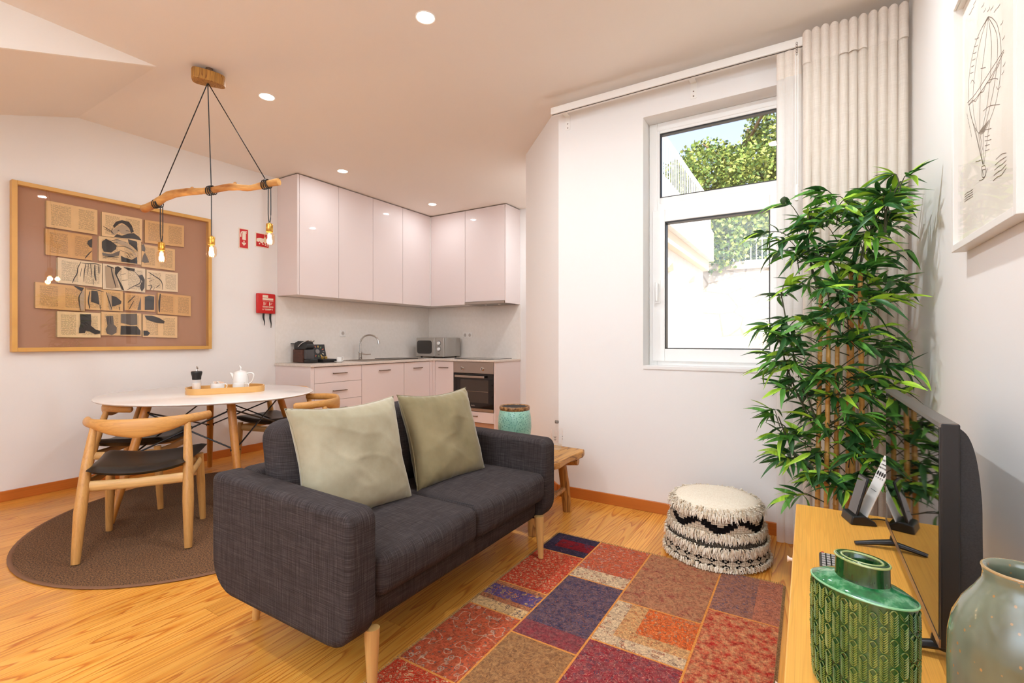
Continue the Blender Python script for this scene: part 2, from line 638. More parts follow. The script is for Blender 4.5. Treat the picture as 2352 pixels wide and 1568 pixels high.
sash('fixed_light', fx0 + 0.03, fx1 - 0.03, MUL + 0.033, z1 - 0.03, 0.042, 0.004, 0.05)
sash('window_sash', fx0 + 0.025, fx1 - 0.025, z0 + 0.03, MUL - 0.012, 0.085, -0.014, 0.05)
h = MB()
h.box((fx0 + 0.05, -0.022, 1.40), (fx0 + 0.08, -0.014, 1.56))
h.tube([(fx0 + 0.065, -0.014, 1.53), (fx0 + 0.065, -0.055, 1.53)], 0.009, 10)
h.tube([(fx0 + 0.065, -0.05, 1.54), (fx0 + 0.065, -0.052, 1.49), (fx0 + 0.065, -0.05, 1.415)], [0.011, 0.010, 0.008], 10, flat=[0.008, 0.008, 0.007])
h.obj('window_handle', M_PVC, win)
struct(MB().box((WX0 + 0.001, YW - 0.006, WZ0 - 0.02), (WX1 - 0.001, YW + 0.135, WZ0 + 0.004)).obj('trim_1', M_WALL, smooth=False, bevel=0.003))

# ------------------------------------------------------------------ outside the window
M_RENDER = mottled('white_render', S(206, 200, 192), S(214, 209, 202), 6, 0.9)
M_SOFFIT = plain('cream_soffit', S(214, 196, 172), 0.9)
M_RAIL = plain('white_railing', S(236, 234, 230), 0.5)
bld = thing('neighbouring_house', 'white rendered house with overhanging upper terrace seen through the window', 'building', (0, 0, 0))
bx1, bx0, by0, by1 = -1.40, -1.574, 4.2, 9.0
MB().box((bx1 - 2.6, 5.75, 2.52), (bx1, by1, 3.02)).box((bx1 - 0.6, by0, 2.52), (bx1, 5.75, 3.02)).obj('terrace_slab', M_RENDER, bld, smooth=False)
MB().box((bx0 - 2.4, 5.75, -1.6), (bx0, by1 - 0.02, 2.519)).box((bx0 - 0.45, by0, -1.6), (bx0, 5.75, 2.519)).obj('wall', M_RENDER, bld, smooth=False)
MB().box((bx0 + 0.0, by0, 2.36), (bx0 + 0.10, by1 - 0.02, 2.518)).obj('beam', M_SOFFIT, bld, smooth=False)
for yy in (6.35, 7.75):
    for zz in (2.05, 0.98):
        q = MB()
        if zz > 2:
            q.add([(bx0, yy, zz), (bx0, yy + 0.22, zz), (bx0, yy, zz + 0.2), (bx0 + 0.10, yy, zz + 0.1), (bx0 + 0.06, yy + 0.2, zz + 0.02)], [(0, 1, 4, 3), (2, 3, 4, 1), (0, 3, 2)])
        else:
            q.box((bx0, yy, zz), (bx0 + 0.05, yy + 0.24, zz + 0.04))
        q.obj('wall_lamp', M_SOFFIT, bld, smooth=False)
rl = MB()
rl.box((bx1 - 0.05, by0, 3.50), (bx1 - 0.01, by1, 3.54))
rl.box((bx1 - 0.04, by0, 3.04), (bx1 - 0.02, by1, 3.06))
for k in range(int((by1 - by0) / 0.115)):
    y = by0 + 0.04 + k * 0.115
    rl.box((bx1 - 0.036, y, 3.02), (bx1 - 0.024, y + 0.012, 3.5))
ro = rl.obj('terrace_railing', M_RAIL, bld, smooth=False)
ro['kind'] = 'stuff'

struct(MB().box((-60, 4.0, -1.7), (60, 80, -1.6)).obj('ground', mottled('yard_paving', S(206, 200, 190), S(222, 216, 206), 3, 0.95), smooth=False))
t = NT('retaining_stone')
vor = t.n('TexVoronoi', {'Vector': t.co((1.4, 1.4, 2.4)), 'Scale': 1.0}, feature='DISTANCE_TO_EDGE')
t.p(base=t.mix(t.ramp(vor.outputs[0], [(0.0, (1, 1, 1, 1)), (0.05, (0, 0, 0, 1))]), t.ramp(t.noise(t.co(), 3.0, 6), [(0.35, S(168, 156, 138)), (0.65, S(192, 182, 166))]), S(146, 132, 114)), rough=0.95,
    normal=t.bump(t.noise(t.co(), 5, 6), 0.5, 0.05))
rw = thing('retaining_wall', 'sunlit pale stone retaining wall below the railing and tree outside', 'retaining wall', (0, 12.0, 0))
MB().box((-4.5, 0, -1.6), (6, 0.5, 2.75)).obj('stone_face', t.m, rw, smooth=False)
MB().box((-4.5, -0.06, 2.75), (6, 0.56, 2.92)).obj('coping', mottled('coping_stone', S(186, 170, 148), S(200, 188, 170), 8, 0.9), rw, smooth=False)
struct(MB().box((-30, 12.5, -1.6), (30, 60, 2.75)).obj('terrain_1', mottled('hill_soil', S(120, 110, 70), S(90, 100, 50), 2, 1.0), smooth=False))


def bar_fence(name, label, y, x0, x1, za, zb, gap, d, mat):
    t_ = thing(name, label, 'fence', ((x0 + x1) / 2, y, za))
    L = (x1 - x0) / 2
    hh = zb - za
    for zz in (0.03, hh - 0.03):
        MB().box((-L, -d, zz - 0.02), (L, d, zz + 0.02)).obj('rail', mat, t_, smooth=False)
    me = MB().box((-d * 0.7, -d * 0.7, 0), (d * 0.7, d * 0.7, hh)).mesh('bar', mat, smooth=False)
    k = 0
    while -L + k * gap < L:
        o = bpy.data.objects.new('bar', me)
        COL.objects.link(o)
        o.parent = t_
        o.location = (-L + k * gap + 0.03, 0, 0)
        k += 1
    return t_


bar_fence('metal_railing', 'white metal bar railing on top of the pale retaining wall outside', 12.2, -2.4, 1.4, 2.92, 3.47, 0.115, 0.014, M_RAIL)
pw = thing('parapet_wall', 'low white wall at the bottom of the window view', 'wall', (0, 6.2, 0))
MB().box((-2.2, 0, -1.6), (-0.62, 0.2, 1.18)).obj('wall_body', M_RENDER, pw, smooth=False)
bar_fence('yard_fence', 'white bar fence beside the low white wall in the yard', 6.3, -0.60, 0.7, -0.2, 1.28, 0.11, 0.012, M_RAIL)

# the tree beyond the railing
M_LEAFOUT = []
for nm, cc in (('tree_leaf_light', S(166, 178, 92)), ('tree_leaf_mid', S(122, 146, 66)), ('tree_leaf_dark', S(72, 100, 46))):
    tt = NT(nm)
    tt.p(base=cc, rough=0.6, spec=0.3)
    M_LEAFOUT.append(tt.m)
tree = thing('plane_tree', 'broad leafy green tree behind the railing outside the window', 'tree', (-1.55, 15.2, 2.7))
q = MB()
q.tube(smooth_path([(0, 0, 0), (0.1, 0.1, 1.4), (-0.1, 0, 2.8), (0.1, 0.1, 4.5)]), lerp_list([0.22, 0.18, 0.12, 0.05], 19), 10)
for k in range(12):
    a = k * 2.4
    z = 1.0 + k * 0.28
    q.tube(smooth_path([(0, 0, z), (math.cos(a) * 0.9, math.sin(a) * 0.7, z + 0.5), (math.cos(a) * 2.0, math.sin(a) * 1.3, z + 0.9)], 4), lerp_list([0.07, 0.045, 0.015], 9), 6)
q.obj('trunk', mottled('tree_bark', S(110, 88, 64), S(140, 116, 88), 12, 0.95), tree)
rng = random.Random(11)
leaf2 = [(0, 0), (0.32, 0.16), (0.22, 0.42), (0.5, 0.62), (0.2, 0.72), (0, 1.0), (-0.2, 0.72), (-0.5, 0.62), (-0.22, 0.42), (-0.32, 0.16)]
clumps = [(-1.7, -0.4, 2.2, 1.05), (-0.7, -0.9, 2.7, 1.15), (0.6, -0.9, 2.6, 1.15), (1.6, -0.3, 2.9, 1.1), (-1.0, 0.1, 3.45, 1.05), (0.2, 0.2, 3.3, 1.05), (1.2, 0.0, 3.6, 1.2), (-1.9, 0.0, 3.1, 0.9), (0.9, 0.2, 4.5, 0.9),
          (-0.6, -1.2, 1.4, 0.95), (0.5, -1.0, 1.2, 0.85), (1.4, -0.9, 1.5, 0.95), (-1.5, -0.7, 1.0, 0.85), (2.4, 0.2, 3.6, 1.1), (2.0, -0.2, 4.6, 0.95), (-0.75, -2.65, 0.75, 0.62), (-0.2, -3.1, 0.55, 0.62), (-1.0, -2.2, 1.2, 0.7), (0.3, -2.5, 1.1, 0.75), (-0.35, -3.2, 1.2, 0.6)]
for mi in range(3):
    q = MB()
    for (cx, cy, cz, R) in clumps:
        for k in range(int(760 * R)):
            d = V((rng.gauss(0, 1), rng.gauss(0, 1), rng.gauss(0, 1))).normalized() * R * (0.45 + 0.62 * rng.random() ** 0.5)
            p = V((cx, cy, cz)) + V((d.x, d.y, d.z * 0.85))
            s = 0.075 + 0.05 * rng.random()
            Rm = Matrix.Rotation(rng.random() * 6.28, 3, 'Z') @ Matrix.Rotation(rng.uniform(-1.0, 1.0), 3, 'X') @ Matrix.Rotation(rng.random() * 6.28, 3, 'Y')
            vs = [p + Rm @ V((a * s, b * s, -0.12 * s * abs(a))) for a, b in leaf2]
            q.add(vs, [(0, 1, 2, 8, 9), (2, 3, 4, 5, 6, 7, 8)])
    o = q.obj('foliage', M_LEAFOUT[mi], tree, smooth=False)
    o['kind'] = 'stuff'

INK_AREAS = {3: [(0, [-75,383, -55,420, -15,441, 33,438, 54,409, 68,361, 47,345, 37,380, 20,398, 2,411, -15,418, -35,406, -55,381, -69,364]), (0, [-69,294, -49,318, -15,312, 26,337, 68,349, 104,326, 122,297, 54,300, -1,294, -55,292]), (2, [-88,331, -55,371, -15,408, 20,394, 37,364, 40,346, 13,330, -15,329, -35,342, -62,312, -82,312]), ], 5: [(0, [-147,240, -121,268, -82,251, -49,224, -55,194, -88,160, -134,161, -147,191]), (0, [26,291, 90,281, 95,197, 68,226, 33,254]), (0, [-22,146, 6,133, 54,123, 90,154, 93,93, 13,96, -18,96]), (2, [-55,272, 13,267, 68,201, 90,154, 54,191, -1,232, -55,247]), (1, [-147,151, -88,148, -28,186, -35,144, -88,127, -141,128]), ], 6: [(1, [124,261, 140,268, 151,231, 147,205, 125,210]), (1, [123,116, 133,169, 147,196, 166,156, 178,119, 147,109]), ], 2: [(0, [-209,253, -210,181, -223,183, -240,208, -235,232]), ], 8: [(0, [-62,45, -42,56, -15,39, -35,12, -49,-15, -35,-54, -15,-94, 2,-142, -15,-135, -38,-71, -62,-8]), (0, [-8,55, 75,50, 72,24, 26,32]), (0, [97,-6, 129,6, 146,-35, 144,-104, 125,-140, 111,-107, 129,-54, 115,-30]), (2, [-128,49, -69,36, -55,-32, -35,-120, -82,-133, -121,-128]), ], 10: [(0, [-323,-132, -296,-135, -260,-143, -272,-174, -290,-160, -308,-147]), (2, [-281,-174, -257,-161, -257,-322, -278,-323, -287,-237]), ], 11: [(0, [-214,-159, -176,-160, -169,-205, -163,-269, -192,-258, -217,-248]), (0, [-85,-190, -55,-196, -18,-231, -22,-252, -55,-270, -82,-280]), (2, [-115,-168, -88,-182, -82,-309, -98,-309]), ], 12: [(0, [147,-181, 177,-170, 216,-174, 214,-289, 146,-294]), (1, [111,-209, 118,-183, 118,-295, 93,-297]), ], 14: [(0, [-284,-350, -217,-347, -214,-407, -217,-438, -185,-470, -159,-477, -159,-501, -192,-506, -223,-486, -248,-479, -254,-498, -290,-499, -290,-464, -281,-424]), ], 15: [(1, [-124,-359, -75,-353, -69,-427, -49,-447, -52,-492, -82,-513, -115,-501, -124,-469, -111,-436]), (1, [-22,-336, 90,-329, 93,-422, 47,-428, -22,-409]), (0, [-22,-434, 47,-436, 90,-435, 115,-473, 115,-509, 47,-507, -25,-508]), ], 16: [(0, [144,-342, 199,-341, 251,-358, 296,-386, 290,-406, 229,-401, 191,-389, 162,-377]), (0, [136,-471, 166,-472, 186,-493, 169,-515, 138,-515]), ], }
INK_STROKES = {3: [(3, [-137,366, -102,345, -75,326]), (2, [-134,347, -88,327]), (3, [-75,362, -85,332, -69,315]), (3, [-45,344, -35,354, -25,343]), (3, [-15,329, 13,359, 44,357]), ], 5: [(3, [-82,259, -42,274, 13,259]), (3, [-75,244, -28,256]), (3, [-55,219, 6,225, 68,201]), (2, [-32,194, -1,182, 61,158]), (2, [13,151, 33,137]), (4, [-141,116, -88,127, -35,131]), (2, [26,169, 47,135]), (2, [40,180, 65,154]), ], 2: [(4, [-210,157, -235,122, -254,89]), ], 7: [(4, [-275,62, -296,11, -302,-36, -320,-77, -329,-111]), (4, [-275,53, -235,51, -185,56, -152,47]), (3, [-248,45, -257,-15, -260,-94]), (2, [-232,47, -238,-37]), (3, [-220,49, -214,-10, -217,-58]), (6, [-192,48, -192,-31, -185,-78]), (3, [-169,47, -168,-20]), (2, [-159,45, -161,-20]), (2, [-204,-65, -201,-116]), (2, [-272,14, -281,-57]), ], 8: [(5, [-88,38, -75,-34, -55,-122]), (6, [-115,51, -69,36]), (4, [75,25, 104,-14, 118,-47, 104,-74, 61,-103, 20,-136]), (4, [68,-94, 111,-94, 125,-54]), (2, [-28,-12, 13,1]), (2, [-15,-61, 26,-48]), (2, [-108,19, -111,-119]), ], 9: [(5, [173,34, 214,7, 259,-23, 278,-56, 282,-109]), (4, [169,-84, 199,-81, 184,-122]), (3, [166,-24, 191,-17]), (3, [229,-96, 259,-67]), (2, [217,-97, 210,-120]), (2, [177,-49, 210,-28]), ], 10: [(4, [-272,-174, -290,-222, -281,-323]), ], 11: [(4, [-245,-149, -198,-149, -134,-162]), (4, [-118,-165, -102,-232, -82,-304]), (5, [-223,-169, -232,-241, -223,-304]), (3, [-160,-268, -157,-308]), (3, [-32,-277, -28,-306]), ], 12: [(4, [26,-240, 75,-178]), (3, [33,-298, 68,-221]), ], 13: [(7, [263,-146, 257,-216, 257,-308]), (2, [249,-199, 251,-300]), ], 14: [(2, [-281,-378, -217,-367]), (2, [-281,-409, -214,-399]), ], 15: [(3, [-108,-363, -111,-428]), (3, [-92,-358, -88,-427]), ], }
BALLOON_LINES = [ [36,251,112,250,169,231,213,187,227,131,217,69,178,8,128,-38,78,-57,22,-43,-26,-17,-56,23,-69,69,-65,127,-40,185,1,227,36,251], [36,251,58,193,96,116,112,26,112,-46], [36,250,8,166,15,92,43,12,96,-52], [36,250,-33,167,-40,97,-6,23,78,-57], [43,253,120,211,169,136,178,53,136,-33], [240,97,153,88,22,91,-90,94], [231,86,144,72,8,73,-90,89], [222,81,187,82,153,65,112,70,78,62,51,72,15,60,-20,71,-40,72,-61,77], [217,69,84,-146], [169,2,82,-146], [125,-41,81,-147], [78,-58,78,-148], [22,-43,73,-149], [112,-46,84,-105], [93,-150,63,-157,58,-184,88,-181,93,-150], [88,-161,60,-167], [120,-183,73,-189,43,-170], [104,139,58,120], [204,141,187,144,161,122], [22,68,-20,53,-46,39], [-33,25,-46,12,-65,12], [81,6,22,-4,-61,-34], [96,-149,78,-179], [161,255,140,245,120,238], [169,236,151,228,133,222], [178,221,161,213,144,208], [187,205,171,198,156,194], [199,190,183,184,168,180], [209,175,192,168,175,163], [66,-73,43,-80,22,-84], [66,-85,36,-94,8,-101], [66,-99,43,-105,22,-110], [63,-114,44,-119,26,-122], [153,-117,128,-123,104,-127], [73,-51,40,-62,8,-71], [222,363,201,359,194,362], [195,363,175,359,168,362], [178,368,158,365,151,366], [96,312,78,309,72,312], [78,287,60,285,54,287], [43,269,26,267,20,269], [15,257,-2,255,-7,257], [-13,234,-29,233,-34,235], [-40,230,-55,228,-60,230], [-65,171,-80,170,-85,173], [-78,125,-93,125,-97,127], [-82,54,-96,55,-101,58], [-72,38,-86,38,-91,41], [-6,-219,-40,-218,-72,-222,-108,-214], [-12,-206,-45,-206,-74,-209,-108,-205], [-17,-193,-50,-193,-77,-196,-108,-195], [-22,-181,-55,-181,-79,-183,-108,-186], [-28,-168,-60,-168,-82,-170,-108,-177], [272,-186,240,-186,213,-190,181,-191], [272,-193,240,-194,213,-197,181,-199], [272,-201,240,-201,213,-204,181,-206], [272,-208,240,-208,213,-211,181,-213], [246,65,238,52], [237,49,229,36], [227,33,220,20], [218,17,211,4], [209,1,202,-12], [201,-14,194,-27] ]
HATCH = [ 125,-41, 78,-57, 43,-46, 26,-39, 96,-38 ]
HATCH_TOP = [ 43,254, 104,251, 88,250, 36,245 ]

# ------------------------------------------------------------------ curtains
rail = thing('curtain_rail', 'long white curtain rail fixed under the ceiling along the window wall', 'curtain rail', (0, 3.10, 0))
MB().box((-1.572, -0.022, 2.768), (0.425, 0.022, 2.815)).obj('track', M_WHITE, rail, smooth=False, bevel=0.003)
MB().box((-1.566, -0.010, 2.7655), (0.42, -0.006, 2.768)).obj('groove', M_GAP, rail, smooth=False)
for bx in (-1.50, -0.62):
    b = MB()
    b.box((bx - 0.018, 0.1135, 2.69), (bx + 0.018, 0.1165, 2.79))
    b.box((bx - 0.018, 0.02, 2.787), (bx + 0.018, 0.1165, 2.79))
    bo = b.obj('bracket', M_WHITE, rail, smooth=False)
    sc = MB()
    for zz in (2.705, 2.735):
        sc.cyl((bx, 0.112, zz), (bx, 0.1136, zz), 0.0045, n=8)
    sc.obj('screw', M_HANDLE, bo)


def cloth(name, alpha_c, c1, c2, transl, trans=0.0):
    t = NT(name)
    a = t.noise(t.co((500, 500, 12)), 1.0, 2)
    b = t.noise(t.co((14, 14, 600)), 1.0, 2)
    w = t.math('MULTIPLY', t.math('ADD', a, b), 0.5)
    colr = t.ramp(w, [(0.38, c1), (0.62, c2)])
    t.p(base=colr, rough=0.95, spec=0.1, normal=t.bump(w, 0.05, 0.001))
    tl = t.n('BsdfTranslucent', {'Color': colr})
    mx = t.n('MixShader', {0: transl})
    t.t.links.new(t.b.outputs[0], mx.inputs[1])
    t.t.links.new(tl.outputs[0], mx.inputs[2])
    last = mx
    if trans:
        tp = t.n('BsdfTransparent', {'Color': (1, 1, 1, 1)})
        m2 = t.n('MixShader', {0: trans})
        t.t.links.new(mx.outputs[0], m2.inputs[1])
        t.t.links.new(tp.outputs[0], m2.inputs[2])
        last = m2
    t.t.links.new(last.outputs[0], t.out.inputs['Surface'])
    return t.m


M_LINEN = cloth('linen_curtain', 1, S(226, 214, 200), S(240, 230, 218), 0.2)
M_LINENHEAD = cloth('linen_heading', 1, S(232, 220, 208), S(242, 232, 220), 0.15)
M_SHEER = cloth('sheer_voile', 1, S(250, 246, 240), S(254, 251, 247), 0.45, 0.22)


def wave_curtain(x0, x1, y, folds, amp, zb, zt, scallop, round_=1.0, seed=1):
    rg = random.Random(seed)
    nu = folds * 10
    ph = [rg.uniform(0.8, 1.2) for _ in range(folds + 2)]

    def fn(u, v):
        k = u * folds
        i = int(min(k, folds - 1e-6))
        q = k - i
        s = abs(math.sin(PI * q)) ** 0.6
        x = x0 + (x1 - x0) * u
        yy = y - amp * ph[i] * (s - 0.4) + 0.006 * math.sin(9 * v + i)
        z = zb + (zt - zb) * v + (scallop * s if v > 0.999 else 0)
        return (x, yy, z)
    return fn, nu


lin = thing('linen_curtain', 'beige linen curtain hanging in soft pleats in the corner behind the bamboo', 'curtain', (0, 0, 0))
fn, nu = wave_curtain(-0.022, 0.428, 3.070, 11, 0.020, 0.012, 2.66, 0.0, seed=4)
q = MB().grid(fn, nu, 24)
o = q.obj('drop', M_LINEN, lin, angle=60)
fn, nu = wave_curtain(-0.024, 0.430, 3.066, 11, 0.022, 2.655, 2.822, 0.012, seed=4)
o = MB().grid(fn, nu, 4).obj('heading', M_LINENHEAD, lin, angle=60)
sh = thing('sheer_curtain', 'narrow white sheer curtain gathered beside the window frame', 'curtain', (0, 0, 0))
fn, nu = wave_curtain(-0.150, -0.028, 3.10, 3, 0.010, 0.008, 2.62, 0.0, seed=9)
MB().grid(fn, nu, 16).obj('drop', M_SHEER, sh, angle=60)
fn, nu = wave_curtain(-0.150, -0.028, 3.098, 3, 0.011, 2.615, 2.764, 0.0, seed=9)
MB().grid(fn, nu, 3).obj('heading', M_LINENHEAD, sh, angle=60)
ch = thing('pull_chain', 'white beaded pull chain with a weight hanging beside the sheer curtain', 'chain', (-0.050, 3.02, 0))
q = MB()
for s in (-0.006, 0.006):
    q.tube([(s, 0, 1.98), (s, 0, 2.70)], 0.0022, 6)
q.obj('cord_loop', M_WHITE, ch)
q = MB().lathe([(0.004, 0), (0.010, 0.005), (0.011, 0.06), (0.009, 0.075), (0.004, 0.09)], (0, 0, 1.90), 14)
q.obj('weight', M_WHITE, ch)
q = MB()
for k in range(5):
    q.tube([(0.004 * math.cos(a), 0.002, 2.70 + k * 0.014 + 0.008 * math.sin(a)) for a in [2 * PI * j / 8 for j in range(8)]], 0.0012, 5, closed=True)
q.obj('hook_chain', plain('dark_metal_link', S(90, 70, 54), 0.4, metal=0.8), ch)

# ------------------------------------------------------------------ ceiling downlights
M_EMIT = NT('lit_diffuser')
M_EMIT.p(base=(1, 1, 1, 1), ec=(1.0, 0.93, 0.84, 1), es=14.0)
M_EMIT = M_EMIT.m
ring_me = MB().lathe([(0.0475, -0.002), (0.053, -0.004), (0.056, -0.001), (0.056, 0.0)], (0, 0, 0), 32, caps=False).mesh('trim_ring', M_WHITE)
disc_me = MB().lathe([(0.047, -0.0022), (0.002, -0.0026)], (0, 0, 0), 24).mesh('diffuser', M_EMIT)
names = ['round recessed ceiling light nearest the camera above the sofa', 'round recessed ceiling light beside the branch pendant', 'round recessed ceiling light in front of the wall cabinets',
         'round recessed ceiling light by the kitchen corner cabinets', 'added unseen recessed ceiling light round the corner of the angled wall',
         'round recessed ceiling light behind the camera over the rug end', 'added unseen recessed ceiling light above the pouf and television']
for (x, y), lab, watt in zip(DOWNLIGHTS, names, DOWN_W):
    t_ = thing('ceiling_downlight', lab, 'ceiling light', (x, y, H))
    t_['group'] = 'recessed ceiling lights'
    for nm, me in (('trim_ring', ring_me), ('diffuser', disc_me)):
        o = bpy.data.objects.new(nm, me)
        COL.objects.link(o)
        o.parent = t_
    lamp('downlight_lamp', 'AREA', (x, y, H - 0.012), watt, WARM, rot=(0, 0, 0), shape='DISK', size=0.075)

# ------------------------------------------------------------------ framed picture of painted book pages
PY0, PY1, PZ0, PZ1 = 1.034, 2.379, 1.063, 2.292
pic = thing('framed_artwork', 'large oak box frame holding old open books painted with an ink couple', 'artwork', (XL, 1.7, 1.7))
y0, y1, za, zb = PY0 - 1.7, PY1 - 1.7, PZ0 - 1.7, PZ1 - 1.7
FW, FDp = 0.030, 0.055
q = MB()
for lo, hi in (((0.001, y0, za), (FDp, y0 + FW, zb)), ((0.001, y1 - FW, za), (FDp, y1, zb)), ((0.001, y0 + FW, zb - FW), (FDp, y1 - FW, zb)), ((0.001, y0 + FW, za), (FDp, y1 - FW, za + FW))):
    q.box(lo, hi)
q.obj('frame', M_FRAMEWOOD, pic, smooth=False, bevel=0.002)
MB().box((0.002, y0 + FW, za + FW), (0.010, y1 - FW, zb - FW)).obj('backing_board', plain('brown_board', S(172, 126, 97), 0.9), pic, smooth=False)
MB().box((FDp - 0.010, y0 + FW, za + FW), (FDp - 0.007, y1 - FW, zb - FW)).obj('glazing', M_PICGLASS, pic, smooth=False)
BOOKS = [(1.223, 1.525, 1.993, 2.19, 1.387, -.004), (1.218, 1.492, 1.783, 1.978, 1.366, -.006), (1.554, 1.83, 1.988, 2.182, 1.69, -.001), (1.849, 2.153, 1.989, 2.185, 2.003, .011),
         (1.534, 1.822, 1.787, 1.986, 1.68, .006), (1.824, 2.079, 1.772, 1.965, 1.938, -.006), (1.286, 1.556, 1.578, 1.77, 1.426, -.011), (1.561, 1.851, 1.558, 1.762, 1.704, -.006),
         (1.862, 2.102, 1.58, 1.753, 1.984, 0), (1.163, 1.447, 1.379, 1.571, 1.308, -.011), (1.451, 1.693, 1.387, 1.555, 1.57, -.005), (1.707, 1.922, 1.395, 1.54, 1.823, -.003),
         (1.944, 2.209, 1.372, 1.557, 2.082, -.013), (1.284, 1.546, 1.168, 1.365, 1.411, -.003), (1.55, 1.823, 1.184, 1.376, 1.68, -.003), (1.834, 2.098, 1.17, 1.364, 1.964, -.007)]
TONES = [(S(226, 186, 132), 0), (S(214, 164, 104), 0), (S(230, 192, 142), 0), (S(216, 168, 110), 0), (S(226, 190, 142), 0), (S(222, 180, 126), 0), (S(232, 208, 170), 0), (S(232, 210, 176), 0), (S(232, 206, 168), 0),
         (S(220, 172, 112), 0), (S(222, 178, 120), 0), (S(220, 172, 114), 0), (S(216, 166, 106), 0), (S(234, 204, 156), 0), (S(226, 186, 132), 0), (S(230, 190, 138), 0)]
PAGEM = {}


def page_mats(i):
    cc = TONES[i][0]
    t = NT('aged_page')
    nz = t.noise(t.co(), 14, 4)
    t.p(base=t.ramp(nz, [(0.3, tuple(c * 0.93 for c in cc[:3]) + (1,)), (0.7, cc)]), rough=0.9)
    e = plain('page_edges', tuple(c * 0.62 for c in cc[:3]) + (1,), 0.9)
    p = NT('printed_lines')
    v = p.co()
    sep = p.n('SeparateXYZ', {0: v})
    ln = p.math('FRACT', p.math('MULTIPLY', sep.outputs[2], 128.0))
    on = p.math('GREATER_THAN', ln, 0.52)
    wd = p.math('GREATER_THAN', p.noise(p.co((1, 150, 128)), 1.0, 2), 0.44)
    ink = p.math('MULTIPLY', on, wd)
    pa = p.ramp(p.noise(p.co(), 14, 4), [(0.3, tuple(c * 0.93 for c in cc[:3]) + (1,)), (0.7, cc)])
    p.p(base=p.mix(p.math('MULTIPLY', ink, 0.62), pa, S(84, 66, 50)), rough=0.9)
    return t.m, e, p.m


INKM = [plain('ink_black', S(44, 38, 36), 0.7), plain('ink_grey', S(98, 88, 80), 0.7), plain('ink_wash', S(176, 152, 124), 0.8)]
PX = 0.034
for i, (a, b, c0, d, sp, tilt) in enumerate(BOOKS):
    pm, em, lm = page_mats(i)
    bt = MB()
    N = 20
    th = 0.012

    def prof(u, side):
        return 0.010 + th * (0.35 + 0.65 * min(1, (u * 4)) ** 0.6 if side else 1) if False else 0
    ys = [a + (b - a) * k / N for k in range(N + 1)]

    def xx(y):
        dd = abs(y - sp) / max(sp - a, b - sp)
        return 0.0205 + 0.009 * min(1.0, (dd * 5)) ** 0.5 - 0.004 * max(0, dd - 0.6) / 0.4

    def tl(y):
        return tilt * ((y - (a + b) / 2) / (b - a))
    vs, fs = [], []
    for y in ys:
        for z in (c0, d):
            vs.append((0.011, y - 1.7, z + tl(y) - 1.7))
            vs.append((xx(y), y - 1.7, z + tl(y) - 1.7))
    fs_top, fs_side = [], []
    for k in range(N):
        o0, o1 = k * 4, (k + 1) * 4
        fs_top.append((o0 + 1, o1 + 1, o1 + 3, o0 + 3))
        fs_side.append((o0 + 2, o0 + 3, o1 + 3, o1 + 2))
        fs_side.append((o0, o1, o1 + 1, o0 + 1))
        fs_side.append((o0, o0 + 2, o1 + 2, o1))
    fs_side += [(0, 1, 3, 2), (N * 4, N * 4 + 2, N * 4 + 3, N * 4 + 1)]
    bt.cur = 0
    bt.add(vs, fs_top)
    bt.cur = 1
    bt.add(vs, fs_side)
    bo = bt.obj('book', [pm, em], pic, angle=50)
    # loose leaves fanning out at the outer edges
    q = MB()
    for k in range(3):
        e = 0.004 * (k + 1)
        q.box((0.012 + 0.004 * k, a - 1.7 - 0.009 + e, c0 + 0.003 + tl(a) - 1.7), (0.0135 + 0.004 * k, a - 1.7 + 0.01, d - 0.003 + tl(a) - 1.7))
        q.box((0.012 + 0.004 * k, b - 1.7 - 0.01, c0 + 0.003 + tl(b) - 1.7), (0.0135 + 0.004 * k, b - 1.7 + 0.009 - e, d - 0.003 + tl(b) - 1.7))
    q.obj('page_edge', em, bo, smooth=False)
    q = MB()
    for s0, s1 in ((a, sp), (sp, b)):
        w = s1 - s0
        if w < 0.05:
            continue
        ya, yb = s0 + w * 0.16, s1 - w * 0.14
        n = 6
        q.grid(lambda u, v_: (xx(ya + (yb - ya) * u) + 0.0006, ya + (yb - ya) * u - 1.7, c0 + (d - c0) * (0.10 + 0.80 * v_) + tl(ya + (yb - ya) * u) - 1.7), n, 1)
    q.obj('page_print', lm, bo)
    k = i + 1
    if k in INK_AREAS or k in INK_STROKES:
        q = MB()
        for tone, pts in INK_AREAS.get(k, []):
            q.cur = tone
            pp = [(pts[j] / 1000, pts[j + 1] / 1000) for j in range(0, len(pts), 2)]
            lift = 0.0012 if tone == 2 else 0.0018
            n0 = len(q.v)
            flat_x = max(xx(min(y for y, z in pp) + 1.7 + (max(y for y, z in pp) - min(y for y, z in pp)) * s_ / 12) for s_ in range(13)) + lift
            q.add([(flat_x, y, z) for y, z in pp], [tuple(range(len(pp)))])
        q.cur = 0
        for wdt, pts in INK_STROKES.get(k, []):
            pp = smooth_path([(0, pts[j] / 1000, pts[j + 1] / 1000) for j in range(0, len(pts), 2)], 4)
            n = len(pp)
            L_, R_ = [], []
            for j, p in enumerate(pp):
                tdir = (pp[min(j + 1, n - 1)] - pp[max(j - 1, 0)]).normalized()
                nn = V((0, -tdir.z, tdir.y))
                hw = wdt * 0.00085 * (0.35 + 0.65 * math.sin(PI * (j + 0.6) / (n + 0.2)))
                for lst, sg in ((L_, 1), (R_, -1)):
                    w_ = p + nn * (sg * hw)
                    lst.append((xx(w_.y + 1.7) + 0.0022, w_.y, w_.z))
            q.add(L_ + R_, [(j, j + 1, n + j + 1, n + j) for j in range(n - 1)])
        io = q.obj('ink_drawing', INKM, bo, smooth=False)

